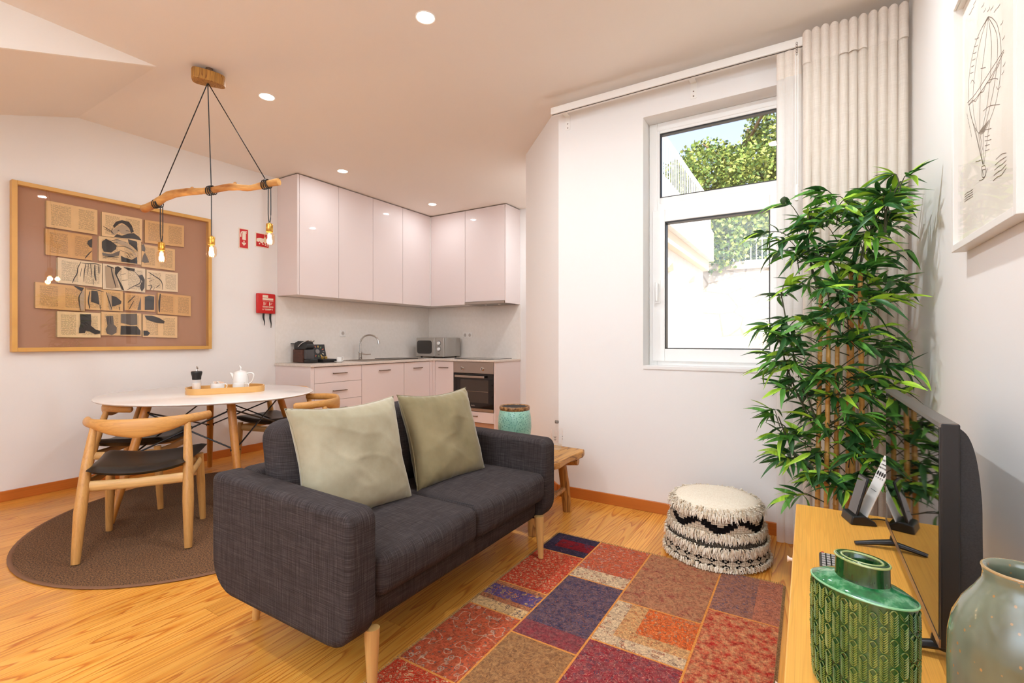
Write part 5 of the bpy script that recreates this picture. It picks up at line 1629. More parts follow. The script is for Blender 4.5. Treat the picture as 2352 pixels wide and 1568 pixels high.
for a, b in cush:
    Mt = Matrix.Translation((-1.755 - SO.x, (a + b) / 2 - SO.y, 0.64)) @ Matrix.Rotation(math.radians(-10), 4, 'Y')
    bc = MB().rbox((0, 0, 0), (0.17, b - a - 0.004, 0.385), 0.070, 5, 10, puff=(0.022, 0, 0.008), M=Mt).obj('back_cushion', M_SOFA, sf, angle=60)
    hy, hz = (b - a) / 2 - 0.030, 0.160
    pts = []
    for k in range(40):
        t_ = 2 * PI * k / 40
        c_, s_ = math.cos(t_), math.sin(t_)
        pts.append(Mt @ V((0.067, hy * abs(c_) ** 0.35 * (1 if c_ > 0 else -1), hz * abs(s_) ** 0.35 * (1 if s_ > 0 else -1))))
    MB().tube(pts, 0.003, 6, closed=True).obj('piping', M_SEWN, bc)
for (lx, ly, dx, dy) in ((-1.192, 1.075, 0.012, -0.010), (-1.905, 1.13, -0.03, -0.003), (-1.20, 2.215, 0.012, 0.0), (-1.90, 2.20, -0.03, 0.02)):
    MB().tube([(lx + dx - SO.x, ly + dy - SO.y, 0.009 if lx > -1.5 else 0.001), (lx - SO.x, ly - SO.y, 0.225)], [0.0135, 0.025], 18).obj('leg', M_BEECH, sf)

# ------------------------------------------------------------------ velvet cushions on the sofa
def velvet(name, dark, light):
    t = NT(name)
    nz = t.noise(t.co((1, 1, 1)), 3.2, 5, 0.6)
    t.p(base=t.ramp(nz, [(0.36, dark), (0.64, light)]), rough=0.75, spec=0.2, sheen=0.5, sheenr=0.35, normal=t.bump(t.noise(t.co(), 240, 2), 0.15, 0.001))
    return t.m


M_VELVET = velvet('sage_velvet', S(152, 141, 114), S(178, 168, 142))
M_VELVET2 = velvet('olive_velvet', S(126, 113, 81), S(150, 135, 101))


def pillow(name, label, mat, c, u, w, size, thick, seed):
    """u: direction of the lower edge, w: up the face; both are world vectors"""
    u, w = V(u).normalized(), V(w)
    w = (w - u * w.dot(u)).normalized()
    nrm = u.cross(w)
    Mx = frame_of(c, u, w, nrm)
    sx_, sy_ = size
    N = 56

    def side(sg):
        def fn(p, q_):
            a, b = p * 2 - 1, q_ * 2 - 1
            ex = 1 - 0.11 * (1 - b * b) * abs(a) ** 3
            ey = 1 - 0.11 * (1 - a * a) * abs(b) ** 3
            x, y = a * sx_ / 2 * ex, b * sy_ / 2 * ey
            e = max(0, (1 - a ** 4)) * max(0, (1 - b ** 4))
            z = thick * (e ** 0.55)
            edge_ = max(abs(a), abs(b))
            wr = noise.noise(V((x * 9, y * 9, seed))) * 0.009 * e + noise.noise(V((x * 34, y * 9, seed + 5))) * 0.010 * (edge_ ** 4) * e ** 0.3
            wr += 0.0032 * (1 - abs(2 * noise.noise(V((x * 5 + y * 9, y * 3 - x * 4, seed + 2))))) ** 6 * e ** 0.5
            corner = (abs(a) * abs(b)) ** 3
            wr += 0.010 * noise.noise(V((a * 14, b * 14, seed + 9))) * corner
            sag = -0.012 * (1 - b) * (1 - a * a)
            return Mx @ V((x, y + sag * 0.5, sg * z + wr + 0.0))
        return fn
    t_ = thing(name, label, 'cushion', c)
    Mi = Matrix.Translation(-V(c))
    q = MB()
    q.grid(lambda p, r_: Mi @ side(1)(p, r_), N, N)
    q.grid(lambda p, r_: Mi @ side(-1)(p, r_), N, N, True)
    q.obj('cover', mat, t_, weld=True, angle=80)
    pts = []
    f_ = side(0)
    for k in range(4 * 16):
        s_, r_ = divmod(k, 16)
        e = r_ / 16
        p, r2 = ((e, 0), (1, e), (1 - e, 1), (0, 1 - e))[s_]
        pts.append(Mi @ f_(p, r2))
    MB().tube(pts, 0.0028, 6, closed=True).obj('seam_piping', mat, t_)


pillow('scatter_cushion', 'larger pale sage velvet scatter cushion leaning at the near end of the sofa', M_VELVET, (-1.575, 1.325, 0.672), (0.10, 1.0, 0.0), (-0.30, 0.02, 1.0), (0.505, 0.46), 0.078, 1.0)
pillow('scatter_cushion', 'smaller darker olive velvet scatter cushion leaning at the far end of the sofa', M_VELVET2, (-1.570, 1.885, 0.668), (0.13, 1.0, 0.0), (-0.34, 0.04, 1.0), (0.465, 0.46), 0.074, 4.0)

# ------------------------------------------------------------------ rustic bench, jar and bottle behind the sofa
bn = thing('rustic_stool', 'low rustic elm bench with log legs behind the sofa arm', 'bench', (-1.60, 2.70, 0))
rg = random.Random(5)
tp_ = [(-0.27, -0.30), (0.20, -0.285), (0.28, -0.27), (0.335, -0.10), (0.325, 0.06), (0.345, 0.22), (0.33, 0.285), (0.10, 0.30), (-0.28, 0.29), (-0.30, 0.0)]
MB().prism(tp_, 0.375, 0.418).obj('seat_board', M_RUSTIC, bn, smooth=False, bevel=0.008, seg=3)
for yy in (-0.20, 0.20):
    MB().tube([(-0.26, yy, 0.345), (0.0, yy + 0.01, 0.340), (0.24, yy, 0.350), (0.315, yy + 0.012, 0.352)], [0.030, 0.036, 0.038, 0.034], 10, flat=[0.028, 0.03, 0.032, 0.026]).obj('batten', M_RUSTIC, bn)
    for sx_ in (-1, 1):
        MB().tube([(sx_ * 0.225, yy * 1.18, 0.0), (sx_ * 0.215, yy * 1.10, 0.18), (sx_ * 0.20, yy, 0.345)], [0.029, 0.031, 0.028], 12).obj('leg', M_RUSTICLEG, bn)
for sx_ in (-1, 1):
    MB().tube([(sx_ * 0.217, -0.205, 0.155), (sx_ * 0.222, 0, 0.150), (sx_ * 0.217, 0.205, 0.158)], [0.017, 0.019, 0.017], 10).obj('stretcher', M_RUSTICLEG, bn)
for yy in (-0.24, 0.24):
    MB().tube([(-0.22, yy * 0.95, 0.105), (0.22, yy * 0.95, 0.108)], 0.016, 10).obj('stretcher', M_RUSTICLEG, bn)

t = NT('turquoise_glaze')
sp = t.n('TexVoronoi', {'Vector': t.co(), 'Scale': 85.0})
tint = t.ramp(t.noise(t.co(), 9, 3), [(0.35, S(124, 172, 150)), (0.65, S(158, 202, 180))])
t.p(base=t.mix(t.ramp(sp.outputs['Distance'], [(0.0, (1, 1, 1, 1)), (0.28, (1, 1, 1, 1)), (0.36, (0, 0, 0, 1))]), tint, S(92, 140, 126)), rough=0.3, coat=0.2)
M_TURQ = t.m
jar = thing('turquoise_jar', 'speckled turquoise ceramic jar with a brown rim behind the sofa', 'vase', (-1.62, 2.66, 0.4185))
MB().lathe([(0.070, 0.0), (0.078, 0.005), (0.100, 0.09), (0.109, 0.17), (0.106, 0.235), (0.098, 0.272), (0.094, 0.280), (0.088, 0.276), (0.092, 0.23), (0.09, 0.10), (0.001, 0.02)], (0, 0, 0), 40).obj('body', M_TURQ, jar)
MB().lathe([(0.094, 0.276), (0.098, 0.282), (0.100, 0.296), (0.096, 0.304), (0.088, 0.303), (0.084, 0.294), (0.086, 0.278)], (0, 0, 0), 40, caps=False).obj('rim', mottled('brown_glaze', S(92, 56, 24), S(176, 126, 76), 60, 0.35), jar)
MB().lathe([(0.0835, 0.298), (0.0835, 0.285), (0.086, 0.27), (0.0870, 0.165), (0.001, 0.165)], (0, 0, 0), 30).obj('dark_inside', plain('jar_dark', S(34, 28, 24), 0.8), jar)  # near-black liner: shade of the opening put into its colour

bt = thing('glass_bottle', 'clear square shouldered glass water bottle with a stopper on the bench', 'bottle', (-1.435, 2.90, 0.4185))
MB().lathe([(0.030, 0.0), (0.034, 0.003), (0.042, 0.115), (0.043, 0.128), (0.038, 0.134), (0.012, 0.137), (0.0095, 0.142), (0.0095, 0.172), (0.0075, 0.172), (0.0075, 0.142), (0.036, 0.131), (0.040, 0.115), (0.032, 0.012), (0.001, 0.010)], (0, 0, 0), 28).obj('bottle_glass', M_GLASS, bt)
MB().lathe([(0.001, 0.0115), (0.031, 0.0118), (0.032, 0.030), (0.001, 0.0305)], (0, 0, 0), 24).obj('water', glass('water_tint', (0.93, 0.92, 0.88, 1), 1.33), bt)
MB().lathe([(0.009, 0.170), (0.013, 0.172), (0.0135, 0.186), (0.011, 0.190), (0.001, 0.1905)], (0, 0, 0), 18).obj('stopper', plain('clear_stopper', S(120, 104, 92), 0.15), bt)
q = MB()
for ang in (0.2, -1.4):
    ca, sa_ = math.cos(ang), math.sin(ang)
    for k, (z_, L) in enumerate(((0.085, 0.022), (0.080, 0.012), (0.070, 0.017), (0.064, 0.010))):
        r_ = 0.0395
        q.box((-L / 2, -0.0003, z_), (L / 2, 0.0003, z_ + 0.0022), Matrix.Translation((r_ * ca, r_ * sa_, 0)) @ Matrix.Rotation(ang + PI / 2, 4, 'Z'))
q.obj('printed_label', M_BLACK, bt, smooth=False)

# ------------------------------------------------------------------ pouf
pf = thing('fringed_pouf', 'round woven cream and black pouf with shaggy fringe bands on the floor', 'pouf', (-0.425, 2.79, 0.0005))


def woven(name, fn):
    t = NT(name)
    tc = t.co()
    sep = t.n('SeparateXYZ', {0: tc})
    ang = t.math('ARCTAN2', sep.outputs[1], sep.outputs[0])
    a = t.math('ADD', t.math('DIVIDE', ang, 2 * PI), 0.5)
    pat = fn(t, a, sep.outputs[2])
    st_ = t.n('TexVoronoi', {'Vector': t.n('CombineXYZ', {0: t.math('MULTIPLY', a, 150.0), 1: t.math('MULTIPLY', sep.outputs[2], 92.0), 2: 0.0}), 'Scale': 1.0, 'Randomness': 0.25})
    knot = t.ramp(st_.outputs['Distance'], [(0.2, (1, 1, 1, 1)), (0.6, (0.55, 0.52, 0.5, 1))])
    c_ = t.mix(1.0, t.mix(pat, S(216, 200, 176), S(24, 20, 20)), knot, 'MULTIPLY')
    t.p(base=c_, rough=0.95, spec=0.1, normal=t.bump(t.math('SUBTRACT', 1.0, st_.outputs['Distance']), 0.7, 0.006))
    return t.m


def zigzag(t, a, z):
    k = t.math('PINGPONG', t.math('MULTIPLY', t.math('SNAP', a, 1 / 150.0), 7.0), 0.5)
    zz = t.math('SNAP', z, 1 / 92.0)
    d = t.math('ABSOLUTE', t.math('SUBTRACT', zz, t.math('ADD', 0.188, t.math('MULTIPLY', k, 0.115))))
    return t.math('LESS_THAN', d, 0.0195)


def dots(t, a, z):
    u = t.math('FRACT', t.math('MULTIPLY', t.math('SNAP', a, 1 / 150.0), 25.0))
    w = t.math('FRACT', t.math('MULTIPLY', z, 42.0))
    d1 = t.math('ABSOLUTE', t.math('SUBTRACT', u, 0.5))
    d2 = t.math('ABSOLUTE', t.math('SUBTRACT', w, 0.5))
    s_ = t.math('ADD', d1, d2)
    return t.math('MULTIPLY', t.math('LESS_THAN', s_, 0.40), t.math('GREATER_THAN', s_, 0.14))


def allblack(t, a, z):
    u = t.math('FRACT', t.math('MULTIPLY', a, 75.0))
    return t.math('ADD', 0.82, t.math('MULTIPLY', u, 0.12))


M_ZIG, M_DOT, M_BAND = woven('zigzag_weave', zigzag), woven('dotted_weave', dots), woven('black_weave', allblack)
M_CANVAS = mottled('cream_canvas', S(226, 210, 186), S(240, 228, 208), 160, 0.95, 0.3)


def pring(z):   # radius of the pouf at height z, with a pulled-in waist between the bands
    pr = [(0.0, 0.250), (0.035, 0.262), (0.085, 0.238), (0.125, 0.252), (0.155, 0.232), (0.185, 0.236), (0.235, 0.232), (0.275, 0.226), (0.300, 0.205)]
    for (z0_, r0_), (z1_, r1_) in zip(pr, pr[1:]):
        if z <= z1_:
            return r0_ + (r1_ - r0_) * (z - z0_) / (z1_ - z0_)
    return pr[-1][1]


def band(name, za_, zb__, mat):
    zs_ = [za_ + (zb__ - za_) * k / 6 for k in range(7)]
    MB().lathe([(pring(z) - 0.002, z) for z in zs_], (0, 0, 0), 72, caps=False).obj(name, mat, pf, angle=80)


band('dotted_band', 0.0, 0.095, M_DOT)
band('black_band', 0.095, 0.160, M_BAND)
band('zigzag_band', 0.160, 0.285, M_ZIG)
MB().lathe([(pring(0.283), 0.283), (0.207, 0.300), (0.200, 0.306), (0.15, 0.318), (0.08, 0.323), (0.001, 0.324)], (0, 0, 0), 56).obj('top_pad', M_CANVAS, pf, angle=80)
M_FRINGE = [plain('fringe_cream', S(240, 228, 206), 0.95), plain('fringe_oat', S(218, 198, 168), 0.95), plain('fringe_pale', S(248, 240, 224), 0.95)]
rg = random.Random(21)
for zf, L, nstr in ((0.289, 0.046, 1500), (0.172, 0.034, 1500), (0.108, 0.034, 1500), (0.022, 0.030, 1400)):
    q = MB()
    for k in range(nstr):
        a = rg.random() * 2 * PI
        z = zf + rg.uniform(-0.018, 0.018)
        r_ = pring(max(0, z)) + rg.uniform(-0.002, 0.003)
        ca, sa_ = math.cos(a), math.sin(a)
        rad, tan = V((ca, sa_, 0)), V((-sa_, ca, 0))
        l_ = L * rg.uniform(0.6, 1.2)
        lean = tan * rg.uniform(-0.35, 0.35)
        p0 = rad * r_ + V((0, 0, z))
        p1 = p0 + (rad * rg.uniform(0.55, 0.95) + lean + V((0, 0, rg.uniform(-0.35, 0.10)))) * l_ * 0.45
        p2 = p1 + (rad * rg.uniform(0.0, 0.35) + lean + V((0, 0, -0.9))) * l_ * 0.6
        if p2.z < 0.0095:
            p2.z = 0.0095 + rg.random() * 0.004
        if p1.z < 0.010:
            p1.z = 0.0105 + rg.random() * 0.004
        w = tan * rg.uniform(0.0018, 0.0034)
        up_ = V((0, 0, 1)) * 0.0012
        q.cur = rg.choice((0, 0, 1, 2))
        q.add([p0 - w, p0 + w, p1 - w + up_, p1 + w + up_, p2 - w * 0.4, p2 + w * 0.4], [(0, 1, 3, 2), (2, 3, 5, 4)])
    q.obj('fringe', M_FRINGE, pf, smooth=False)['kind'] = 'stuff'

# ------------------------------------------------------------------ sideboard
SZ = 0.48
sd = thing('sideboard', 'long low oak sideboard along the right wall', 'sideboard', (0.195, 1.19, 0))
hx_, hy_ = 0.235, 1.09
MB().box((-hx_, -hy_, SZ - 0.028), (hx_, hy_, SZ)).obj('top', M_SIDEB, sd, smooth=False, bevel=0.003, seg=3)
MB().box((-hx_ + 0.018, -hy_ + 0.012, 0.08), (hx_ - 0.004, hy_ - 0.012, SZ - 0.029)).obj('carcass', M_SIDEB, sd, smooth=False)
MB().box((-hx_ + 0.05, -hy_ + 0.05, 0.001), (hx_ - 0.03, hy_ - 0.05, 0.079)).obj('plinth', M_GAP, sd, smooth=False)
for k in range(3):
    y0 = -hy_ + 0.014 + k * (2 * hy_ - 0.028) / 3
    y1 = -hy_ + 0.014 + (k + 1) * (2 * hy_ - 0.028) / 3
    d_ = MB().box((-hx_ + 0.001, y0 + 0.002, 0.085), (-hx_ + 0.0175, y1 - 0.002, SZ - 0.032)).obj('door', M_SIDEB, sd, smooth=False, bevel=0.0015)
    MB().tube([(-hx_ + 0.001, (y0 + y1) / 2, 0.395), (-hx_ - 0.012, (y0 + y1) / 2, 0.395), (-hx_ - 0.020, (y0 + y1) / 2, 0.395)], [0.005, 0.006, 0.011], 14).obj('knob', M_WHITE, d_)

# ------------------------------------------------------------------ television
M_TVFRAME = plain('tv_frame', S(27, 24, 24), 0.4)
M_TVBACK = mottled('tv_back', S(27, 25, 26), S(40, 37, 38), 300, 0.55, 0.2)
t = NT('tv_screen')
t.p(base=S(8, 8, 9), rough=0.03, spec=0.9, ior=1.9)
M_SCREEN = t.m
tv = thing('television', 'flat black television with a glossy dark screen standing on the sideboard', 'television', (0.2246, 1.645, 0))
ty0, ty1, tz0, tz1 = -0.388, 0.388, 0.537, 0.984
q = MB()
q.box((0.0, ty0, tz0), (0.030, ty1, tz1))
tvb = q.obj('cabinet', M_TVFRAME, tv, smooth=False, bevel=0.003)
MB().box((-0.0012, ty0 + 0.010, tz0 + 0.018), (0.0005, ty1 - 0.010, tz1 - 0.010)).obj('screen', M_SCREEN, tv, smooth=False)
MB().box((-0.0022, ty0 + 0.001, tz0), (0.0008, ty1 - 0.001, tz0 + 0.017)).obj('lower_bezel', plain('bezel_silver', S(150, 130, 116), 0.3, metal=0.8), tv, smooth=False)
MB().box((-0.0022, ty0 + 0.001, tz1 - 0.008), (0.026, ty1 - 0.001, tz1 + 0.001)).obj('top_bezel', plain('bezel_grey', S(120, 114, 108), 0.35, metal=0.6), tv, smooth=False)
prof_ = [(0.030, tz0 + 0.01), (0.062, tz0 + 0.02), (0.064, tz1 - 0.20), (0.062, tz1 - 0.13), (0.055, tz1 - 0.065), (0.044, tz1 - 0.025), (0.030, tz1 - 0.008)]
prof_ = [(p.x, p.y) for p in smooth_path([(a, b, 0) for a, b in prof_], 4)]
MB().prism(prof_, ty0 + 0.012, ty1 - 0.012, frame_of((0, 0, 0), (1, 0, 0), (0, 0, 1), (0, -1, 0))).obj('back_cover', M_TVBACK, tv, angle=30)
for yc, lab in ((-0.30, 0), (0.30, 1)):
    q = MB()
    q.tube([(0.014, yc, tz0 + 0.004), (0.014, yc, tz0 - 0.020), (0.010, yc, tz0 - 0.036)], [0.016, 0.014, 0.012], 10)
    for sx_ in (-1, 1):
        q.tube([(0.012, yc, SZ + 0.022), (0.012 + sx_ * 0.05, yc - 0.008, SZ + 0.015), (0.012 + sx_ * 0.105, yc - 0.020, SZ + 0.006)], [0.013, 0.011, 0.008], 10, flat=[0.010, 0.008, 0.0055])
    q.obj('stand_leg', M_TVFRAME, tv)

# ------------------------------------------------------------------ phone dock with card and phone
dk = thing('phone_dock', 'black wedge charging dock on the far end of the sideboard', 'dock', (0.158, 2.175, SZ + 0.0005), math.radians(17))
MB().prism([(-0.045, -0.060), (0.045, -0.060), (0.045, 0.055), (-0.045, 0.055)], 0, 0.0).obj('x', M_BLACK, dk) if False else None
MB().prism([(-0.040, 0.0), (0.046, 0.0), (0.038, 0.014), (0.006, 0.034), (-0.034, 0.030)], -0.045, 0.045, frame_of((0, 0, 0), (1, 0, 0), (0, 0, 1), (0, -1, 0))).obj('body', M_BLACK, dk, smooth=False, bevel=0.004)
MB().tube(smooth_path([(0.045, 0.01, 0.008), (0.08, 0.03, 0.004), (0.14, 0.02, 0.004), (0.19, 0.05, 0.004)], 6), 0.0025, 6).obj('cable', M_BLACK, dk)
lean = math.radians(22)
ud = V((math.sin(lean), 0, math.cos(lean)))
Md = Matrix.Translation((0.168, 2.185, SZ + 0.0005)) @ Matrix.Rotation(math.radians(-20), 4, 'Z')
cdp = thing('info_card', 'clear standing card with printed lines slotted in the phone dock', 'card', (0.158, 2.175, SZ + 0.0005), math.radians(17))
Mcard = frame_of(V((0.012, 0, 0.026)), (0, -1, 0), ud, V((0, -1, 0)).cross(ud))
MB().box((-0.036, 0.0, -0.0035), (0.036, 0.232, -0.0005), Mcard).obj('card_sheet', plain('card_white', S(232, 230, 226), 0.3), cdp, smooth=False)
for body, sz, yy in (('TAKE ME OUT', 0.0115, 0.214), ('COMPLIMENTARY', 0.0072, 0.199), ('FREE OF CHARGE', 0.0085, 0.186)):
    text('printed_text', body, sz, M_BLACK, cdp, Mcard @ Matrix.Translation((0, yy, 0.0)), depth=0.0002)
q = MB()
for k in range(4):
    q.lathe([(0.0065, 0.0), (0.0065, 0.0004), (0.001, 0.0004)], (0, 0, 0), 16) if False else None
    pts = [(-0.024 + k * 0.016 + 0.0062 * math.cos(a), 0.165 + 0.0085 * math.sin(a)) for a in [2 * PI * j / 16 for j in range(16)]]
    q.prism(pts, -0.0003, 0.0003, Mcard)
    q.box((-0.024 + k * 0.016 - 0.004, 0.149, -0.0003), (-0.024 + k * 0.016 + 0.004, 0.151, 0.0003), Mcard)
    q.box((-0.024 + k * 0.016 - 0.003, 0.146, -0.0003), (-0.024 + k * 0.016 + 0.003, 0.1475, 0.0003), Mcard)
q.box((-0.02, 0.10, -0.0003), (0.02, 0.1015, 0.0003), Mcard)
q.obj('printed_icons', M_BLACK, cdp, smooth=False)
phn = thing('mobile_phone', 'black mobile phone leaning in the dock in front of the card', 'phone', (0.158, 2.175, SZ + 0.0005), math.radians(17))
Mph = frame_of(V((-0.016, 0.002, 0.028)), (0, -1, 0), V((math.sin(math.radians(15)), 0, math.cos(math.radians(15)))), V((0, -1, 0)).cross(V((math.sin(math.radians(15)), 0, math.cos(math.radians(15))))))
MB().rbox((0, 0.073, 0), (0.070, 0.146, 0.009), 0.004, 3, 3, M=Mph).obj('phone_body', M_BLACK, phn)
MB().box((-0.032, 0.006, 0.0046), (0.032, 0.140, 0.0050), Mph).obj('phone_screen', M_SCREEN, phn, smooth=False)

# ------------------------------------------------------------------ remote control
rm = thing('remote_control', 'black remote control with rows of pale keys lying behind the green vase', 'remote control', (0.053, 1.657, SZ + 0.0005), math.radians(0))
MB().rbox((0, 0, 0.009), (0.047, 0.20, 0.017), 0.006, 3, 3).obj('remote_body', M_BLACK, rm)
q = MB()
for r_ in range(9):
    for c_ in range(3):
        q.box((-0.017 + c_ * 0.0125, 0.090 - r_ * 0.018 - 0.011, 0.0175), (-0.017 + c_ * 0.0125 + 0.009, 0.090 - r_ * 0.018, 0.0192))
q.obj('keys', plain('key_grey', S(176, 170, 164), 0.5), rm, smooth=False)['kind'] = 'stuff'
MB().cyl((-0.014, 0.093, 0.0175), (-0.014, 0.093, 0.0195), 0.004, n=10).obj('power_key', M_RED, rm)

# ------------------------------------------------------------------ green oval vase
def glaze(name, c1, c2, c3, scale=6, stretch=(1, 1, 0.25), rough=0.1):
    t = NT(name)
    nz = t.noise(t.co(stretch), scale, 4, 0.6)
    t.p(base=t.ramp(nz, [(0.32, c1), (0.5, c2), (0.68, c3)]), rough=rough, spec=0.5, coat=0.6, coatr=0.04)
    return t.m


M_GREEN = glaze('green_glaze', S(12, 50, 24), S(30, 74, 32), S(62, 98, 42), 26)
M_GREENTOP = glaze('green_top', S(8, 78, 42), S(30, 118, 68), S(130, 186, 142), 30, (1, 1, 1))  # palest tone paints white reflections into the shoulder colour
M_LIP = plain('cream_lip', S(158, 172, 108), 0.12, coat=0.6)
gv = thing('green_vase', 'oval green glazed vase with a relief of wheat ears on the sideboard', 'vase', (0.087, 1.116, SZ + 0.0005), math.radians(-26))
GA, GB = 0.086, 0.052


def gprof(z):
    pr = [(0.0, 0.93), (0.02, 0.97), (0.10, 1.0), (0.17, 1.0), (0.200, 0.985)]
    for (z0_, r0_), (z1_, r1_) in zip(pr, pr[1:]):
        if z <= z1_:
            return r0_ + (r1_ - r0_) * (z - z0_) / (z1_ - z0_)
    return pr[-1][1]


MB().lathe([(0.001, 0.0)] + [(gprof(z), z) for z in [0.0, 0.004] + [0.02 * k for k in range(1, 11)]], (0, 0, 0), 72, GA, GB).obj('body', M_GREEN, gv, angle=60)
MB().lathe([(0.985, 0.2000), (1.0, 0.203), (0.985, 0.206), (0.80, 0.214), (0.58, 0.2185), (0.53, 0.221)], (0, 0, 0), 72, GA, GB, caps=False).obj('shoulder', M_GREENTOP, gv, angle=60)
nk = MB().lathe([(0.535, 0.2185), (0.515, 0.224), (0.51, 0.252), (0.505, 0.257), (0.48, 0.2585), (0.40, 0.2575), (0.36, 0.254), (0.36, 0.10), (0.001, 0.10)], (0, 0, 0), 64, GA, GB * 1.12, caps=False)
no = nk.obj('neck', M_GREEN, gv, angle=60)
MB().tube([(GA * 0.512 * math.cos(a), GB * 1.12 * 0.512 * math.sin(a), 0.2555) for a in [2 * PI * k / 64 for k in range(64)]], 0.0022, 8, closed=True).obj('lip_line', M_LIP, no)
MB().tube([(GA * 0.385 * math.cos(a), GB * 1.12 * 0.385 * math.sin(a), 0.2568) for a in [2 * PI * k / 64 for k in range(64)]], 0.0022, 8, closed=True).obj('inner_lip_line', M_LIP, no)
MB().tube([(GA * 0.997 * math.cos(a), GB * 0.997 * math.sin(a), 0.2025) for a in [2 * PI * k / 80 for k in range(80)]], 0.0022, 8, closed=True).obj('shoulder_line', plain('mint_line', S(132, 190, 140), 0.12, coat=0.6), gv)
# wheat ears: raised outline loops with slanting grains
M_EAR = glaze('ear_glaze', S(50, 92, 38), S(100, 122, 50), S(146, 152, 74), 30)
M_EARD = plain('ear_groove', S(38, 66, 34), 0.2, coat=0.5)
ears_n = 30
per = []
tot = 0
PN = 720
pp = [(GA * math.cos(2 * PI * k / PN), GB * math.sin(2 * PI * k / PN)) for k in range(PN + 1)]
acc = [0]
for k in range(PN):
    acc.append(acc[-1] + math.hypot(pp[k + 1][0] - pp[k][0], pp[k + 1][1] - pp[k][1]))


def on_wall(s_, z, out):
    s_ = s_ % acc[-1]
    lo, hi = 0, PN
    while hi - lo > 1:
        m_ = (lo + hi) // 2
        if acc[m_] <= s_:
            lo = m_
        else:
            hi = m_
    f_ = (s_ - acc[lo]) / (acc[lo + 1] - acc[lo])
    a = 2 * PI * (lo + f_) / PN
    k = gprof(z)
    n_ = V((math.cos(a) / GA, math.sin(a) / GB, 0)).normalized()
    return V((GA * k * math.cos(a), GB * k * math.sin(a), z)) + n_ * out


wst = acc[-1] / ears_n
q = MB()
ng = 0
for c_ in range(ears_n):
    off = (c_ * 0.38) % 1.0
    zt_ = 0.199 - 0.0
    for r_ in range(-1, 5):
        top_ = 0.214 - (r_ + off) * 0.050
        lo_ = top_ - 0.050
        s0 = c_ * wst
        for side_ in (-1, 1):
            for g_ in range(10):
                z = top_ - 0.007 - g_ * 0.0042
                if z < 0.006 or z > 0.194:
                    continue
                pts = [on_wall(s0 + side_ * wst * 0.04, z - 0.0048, 0.0008), on_wall(s0 + side_ * wst * 0.24, z - 0.0006, 0.0018), on_wall(s0 + side_ * wst * 0.42, z + 0.0036, 0.0010)]
                if g_ == 0:
                    pts = [on_wall(s0 + side_ * wst * 0.02, z + 0.0050, 0.0016), on_wall(s0 + side_ * wst * 0.22, z + 0.0032, 0.0022), on_wall(s0 + side_ * wst * 0.36, z - 0.0006, 0.0014)]
                q.tube(pts, [0.0008, 0.0014, 0.0009], 5)
q.obj('wheat_ears', M_EAR, gv, angle=80)['kind'] = 'stuff'

# ------------------------------------------------------------------ grey green vase at the frame edge
t = NT('sage_glaze')
nz = t.noise(t.co((1, 1, 0.4)), 7, 4)
spk = t.n('TexVoronoi', {'Vector': t.co((1, 1, 0.7)), 'Scale': 95.0})
base = t.ramp(nz, [(0.34, S(92, 88, 64)), (0.5, S(112, 118, 98)), (0.66, S(136, 146, 126))])
t.p(base=t.mix(t.ramp(spk.outputs['Distance'], [(0.0, (1, 1, 1, 1)), (0.12, (1, 1, 1, 1)), (0.17, (0, 0, 0, 1))]), base, S(160, 120, 72)), rough=0.12, coat=0.6, coatr=0.06)
vs_ = thing('sage_vase', 'tall sage grey speckled bottle vase at the near end of the sideboard', 'vase', (0.249, 0.925, SZ + 0.0005))
MB().lathe([(0.001, 0.0), (0.066, 0.0), (0.072, 0.006), (0.0755, 0.08), (0.0765, 0.20), (0.0755, 0.245), (0.071, 0.272), (0.060, 0.298), (0.047, 0.318), (0.0395, 0.333), (0.0385, 0.344), (0.040, 0.350),
            (0.038, 0.3535), (0.034, 0.352), (0.032, 0.343), (0.034, 0.330), (0.06, 0.27), (0.06, 0.05), (0.001, 0.04)], (0, 0, 0), 56).obj('body', t.m, vs_, angle=60)
MB().tube([(0.0385 * math.cos(a), 0.0385 * math.sin(a), 0.3515) for a in [2 * PI * k / 48 for k in range(48)]], 0.0022, 8, closed=True).obj('lip', plain('tan_lip', S(170, 140, 96), 0.15, coat=0.5), vs_)

# ------------------------------------------------------------------ artificial bamboo
bb = thing('artificial_bamboo', 'tall artificial bamboo plant with yellow canes in the corner by the curtain', 'plant', (0.14, 2.72, 0))
B0 = V((0.14, 2.72, 0))
MB().lathe([(0.001, 0.0), (0.105, 0.0), (0.115, 0.01), (0.135, 0.22), (0.140, 0.235), (0.128, 0.236), (0.122, 0.20), (0.001, 0.20)], (0, 0, 0), 36).obj('pot', plain('black_pot', S(34, 32, 32), 0.5), bb)
M_CANE = mottled('bamboo_cane', S(206, 134, 50), S(232, 176, 92), 6, 0.4, stretch=(1, 1, 6))
canes = [(-0.105, 0.02, -0.085, 0.02, 1.42, 0.0125), (-0.070, -0.03, -0.055, -0.03, 1.30, 0.012), (-0.030, 0.03, -0.020, 0.03, 1.12, 0.0125), (0.045, 0.04, 0.035, 0.06, 1.52, 0.0125), (0.080, -0.01, 0.065, -0.01, 1.46, 0.0135), (0.020, 0.07, 0.030, 0.08, 1.34, 0.012)]
cane_l = []
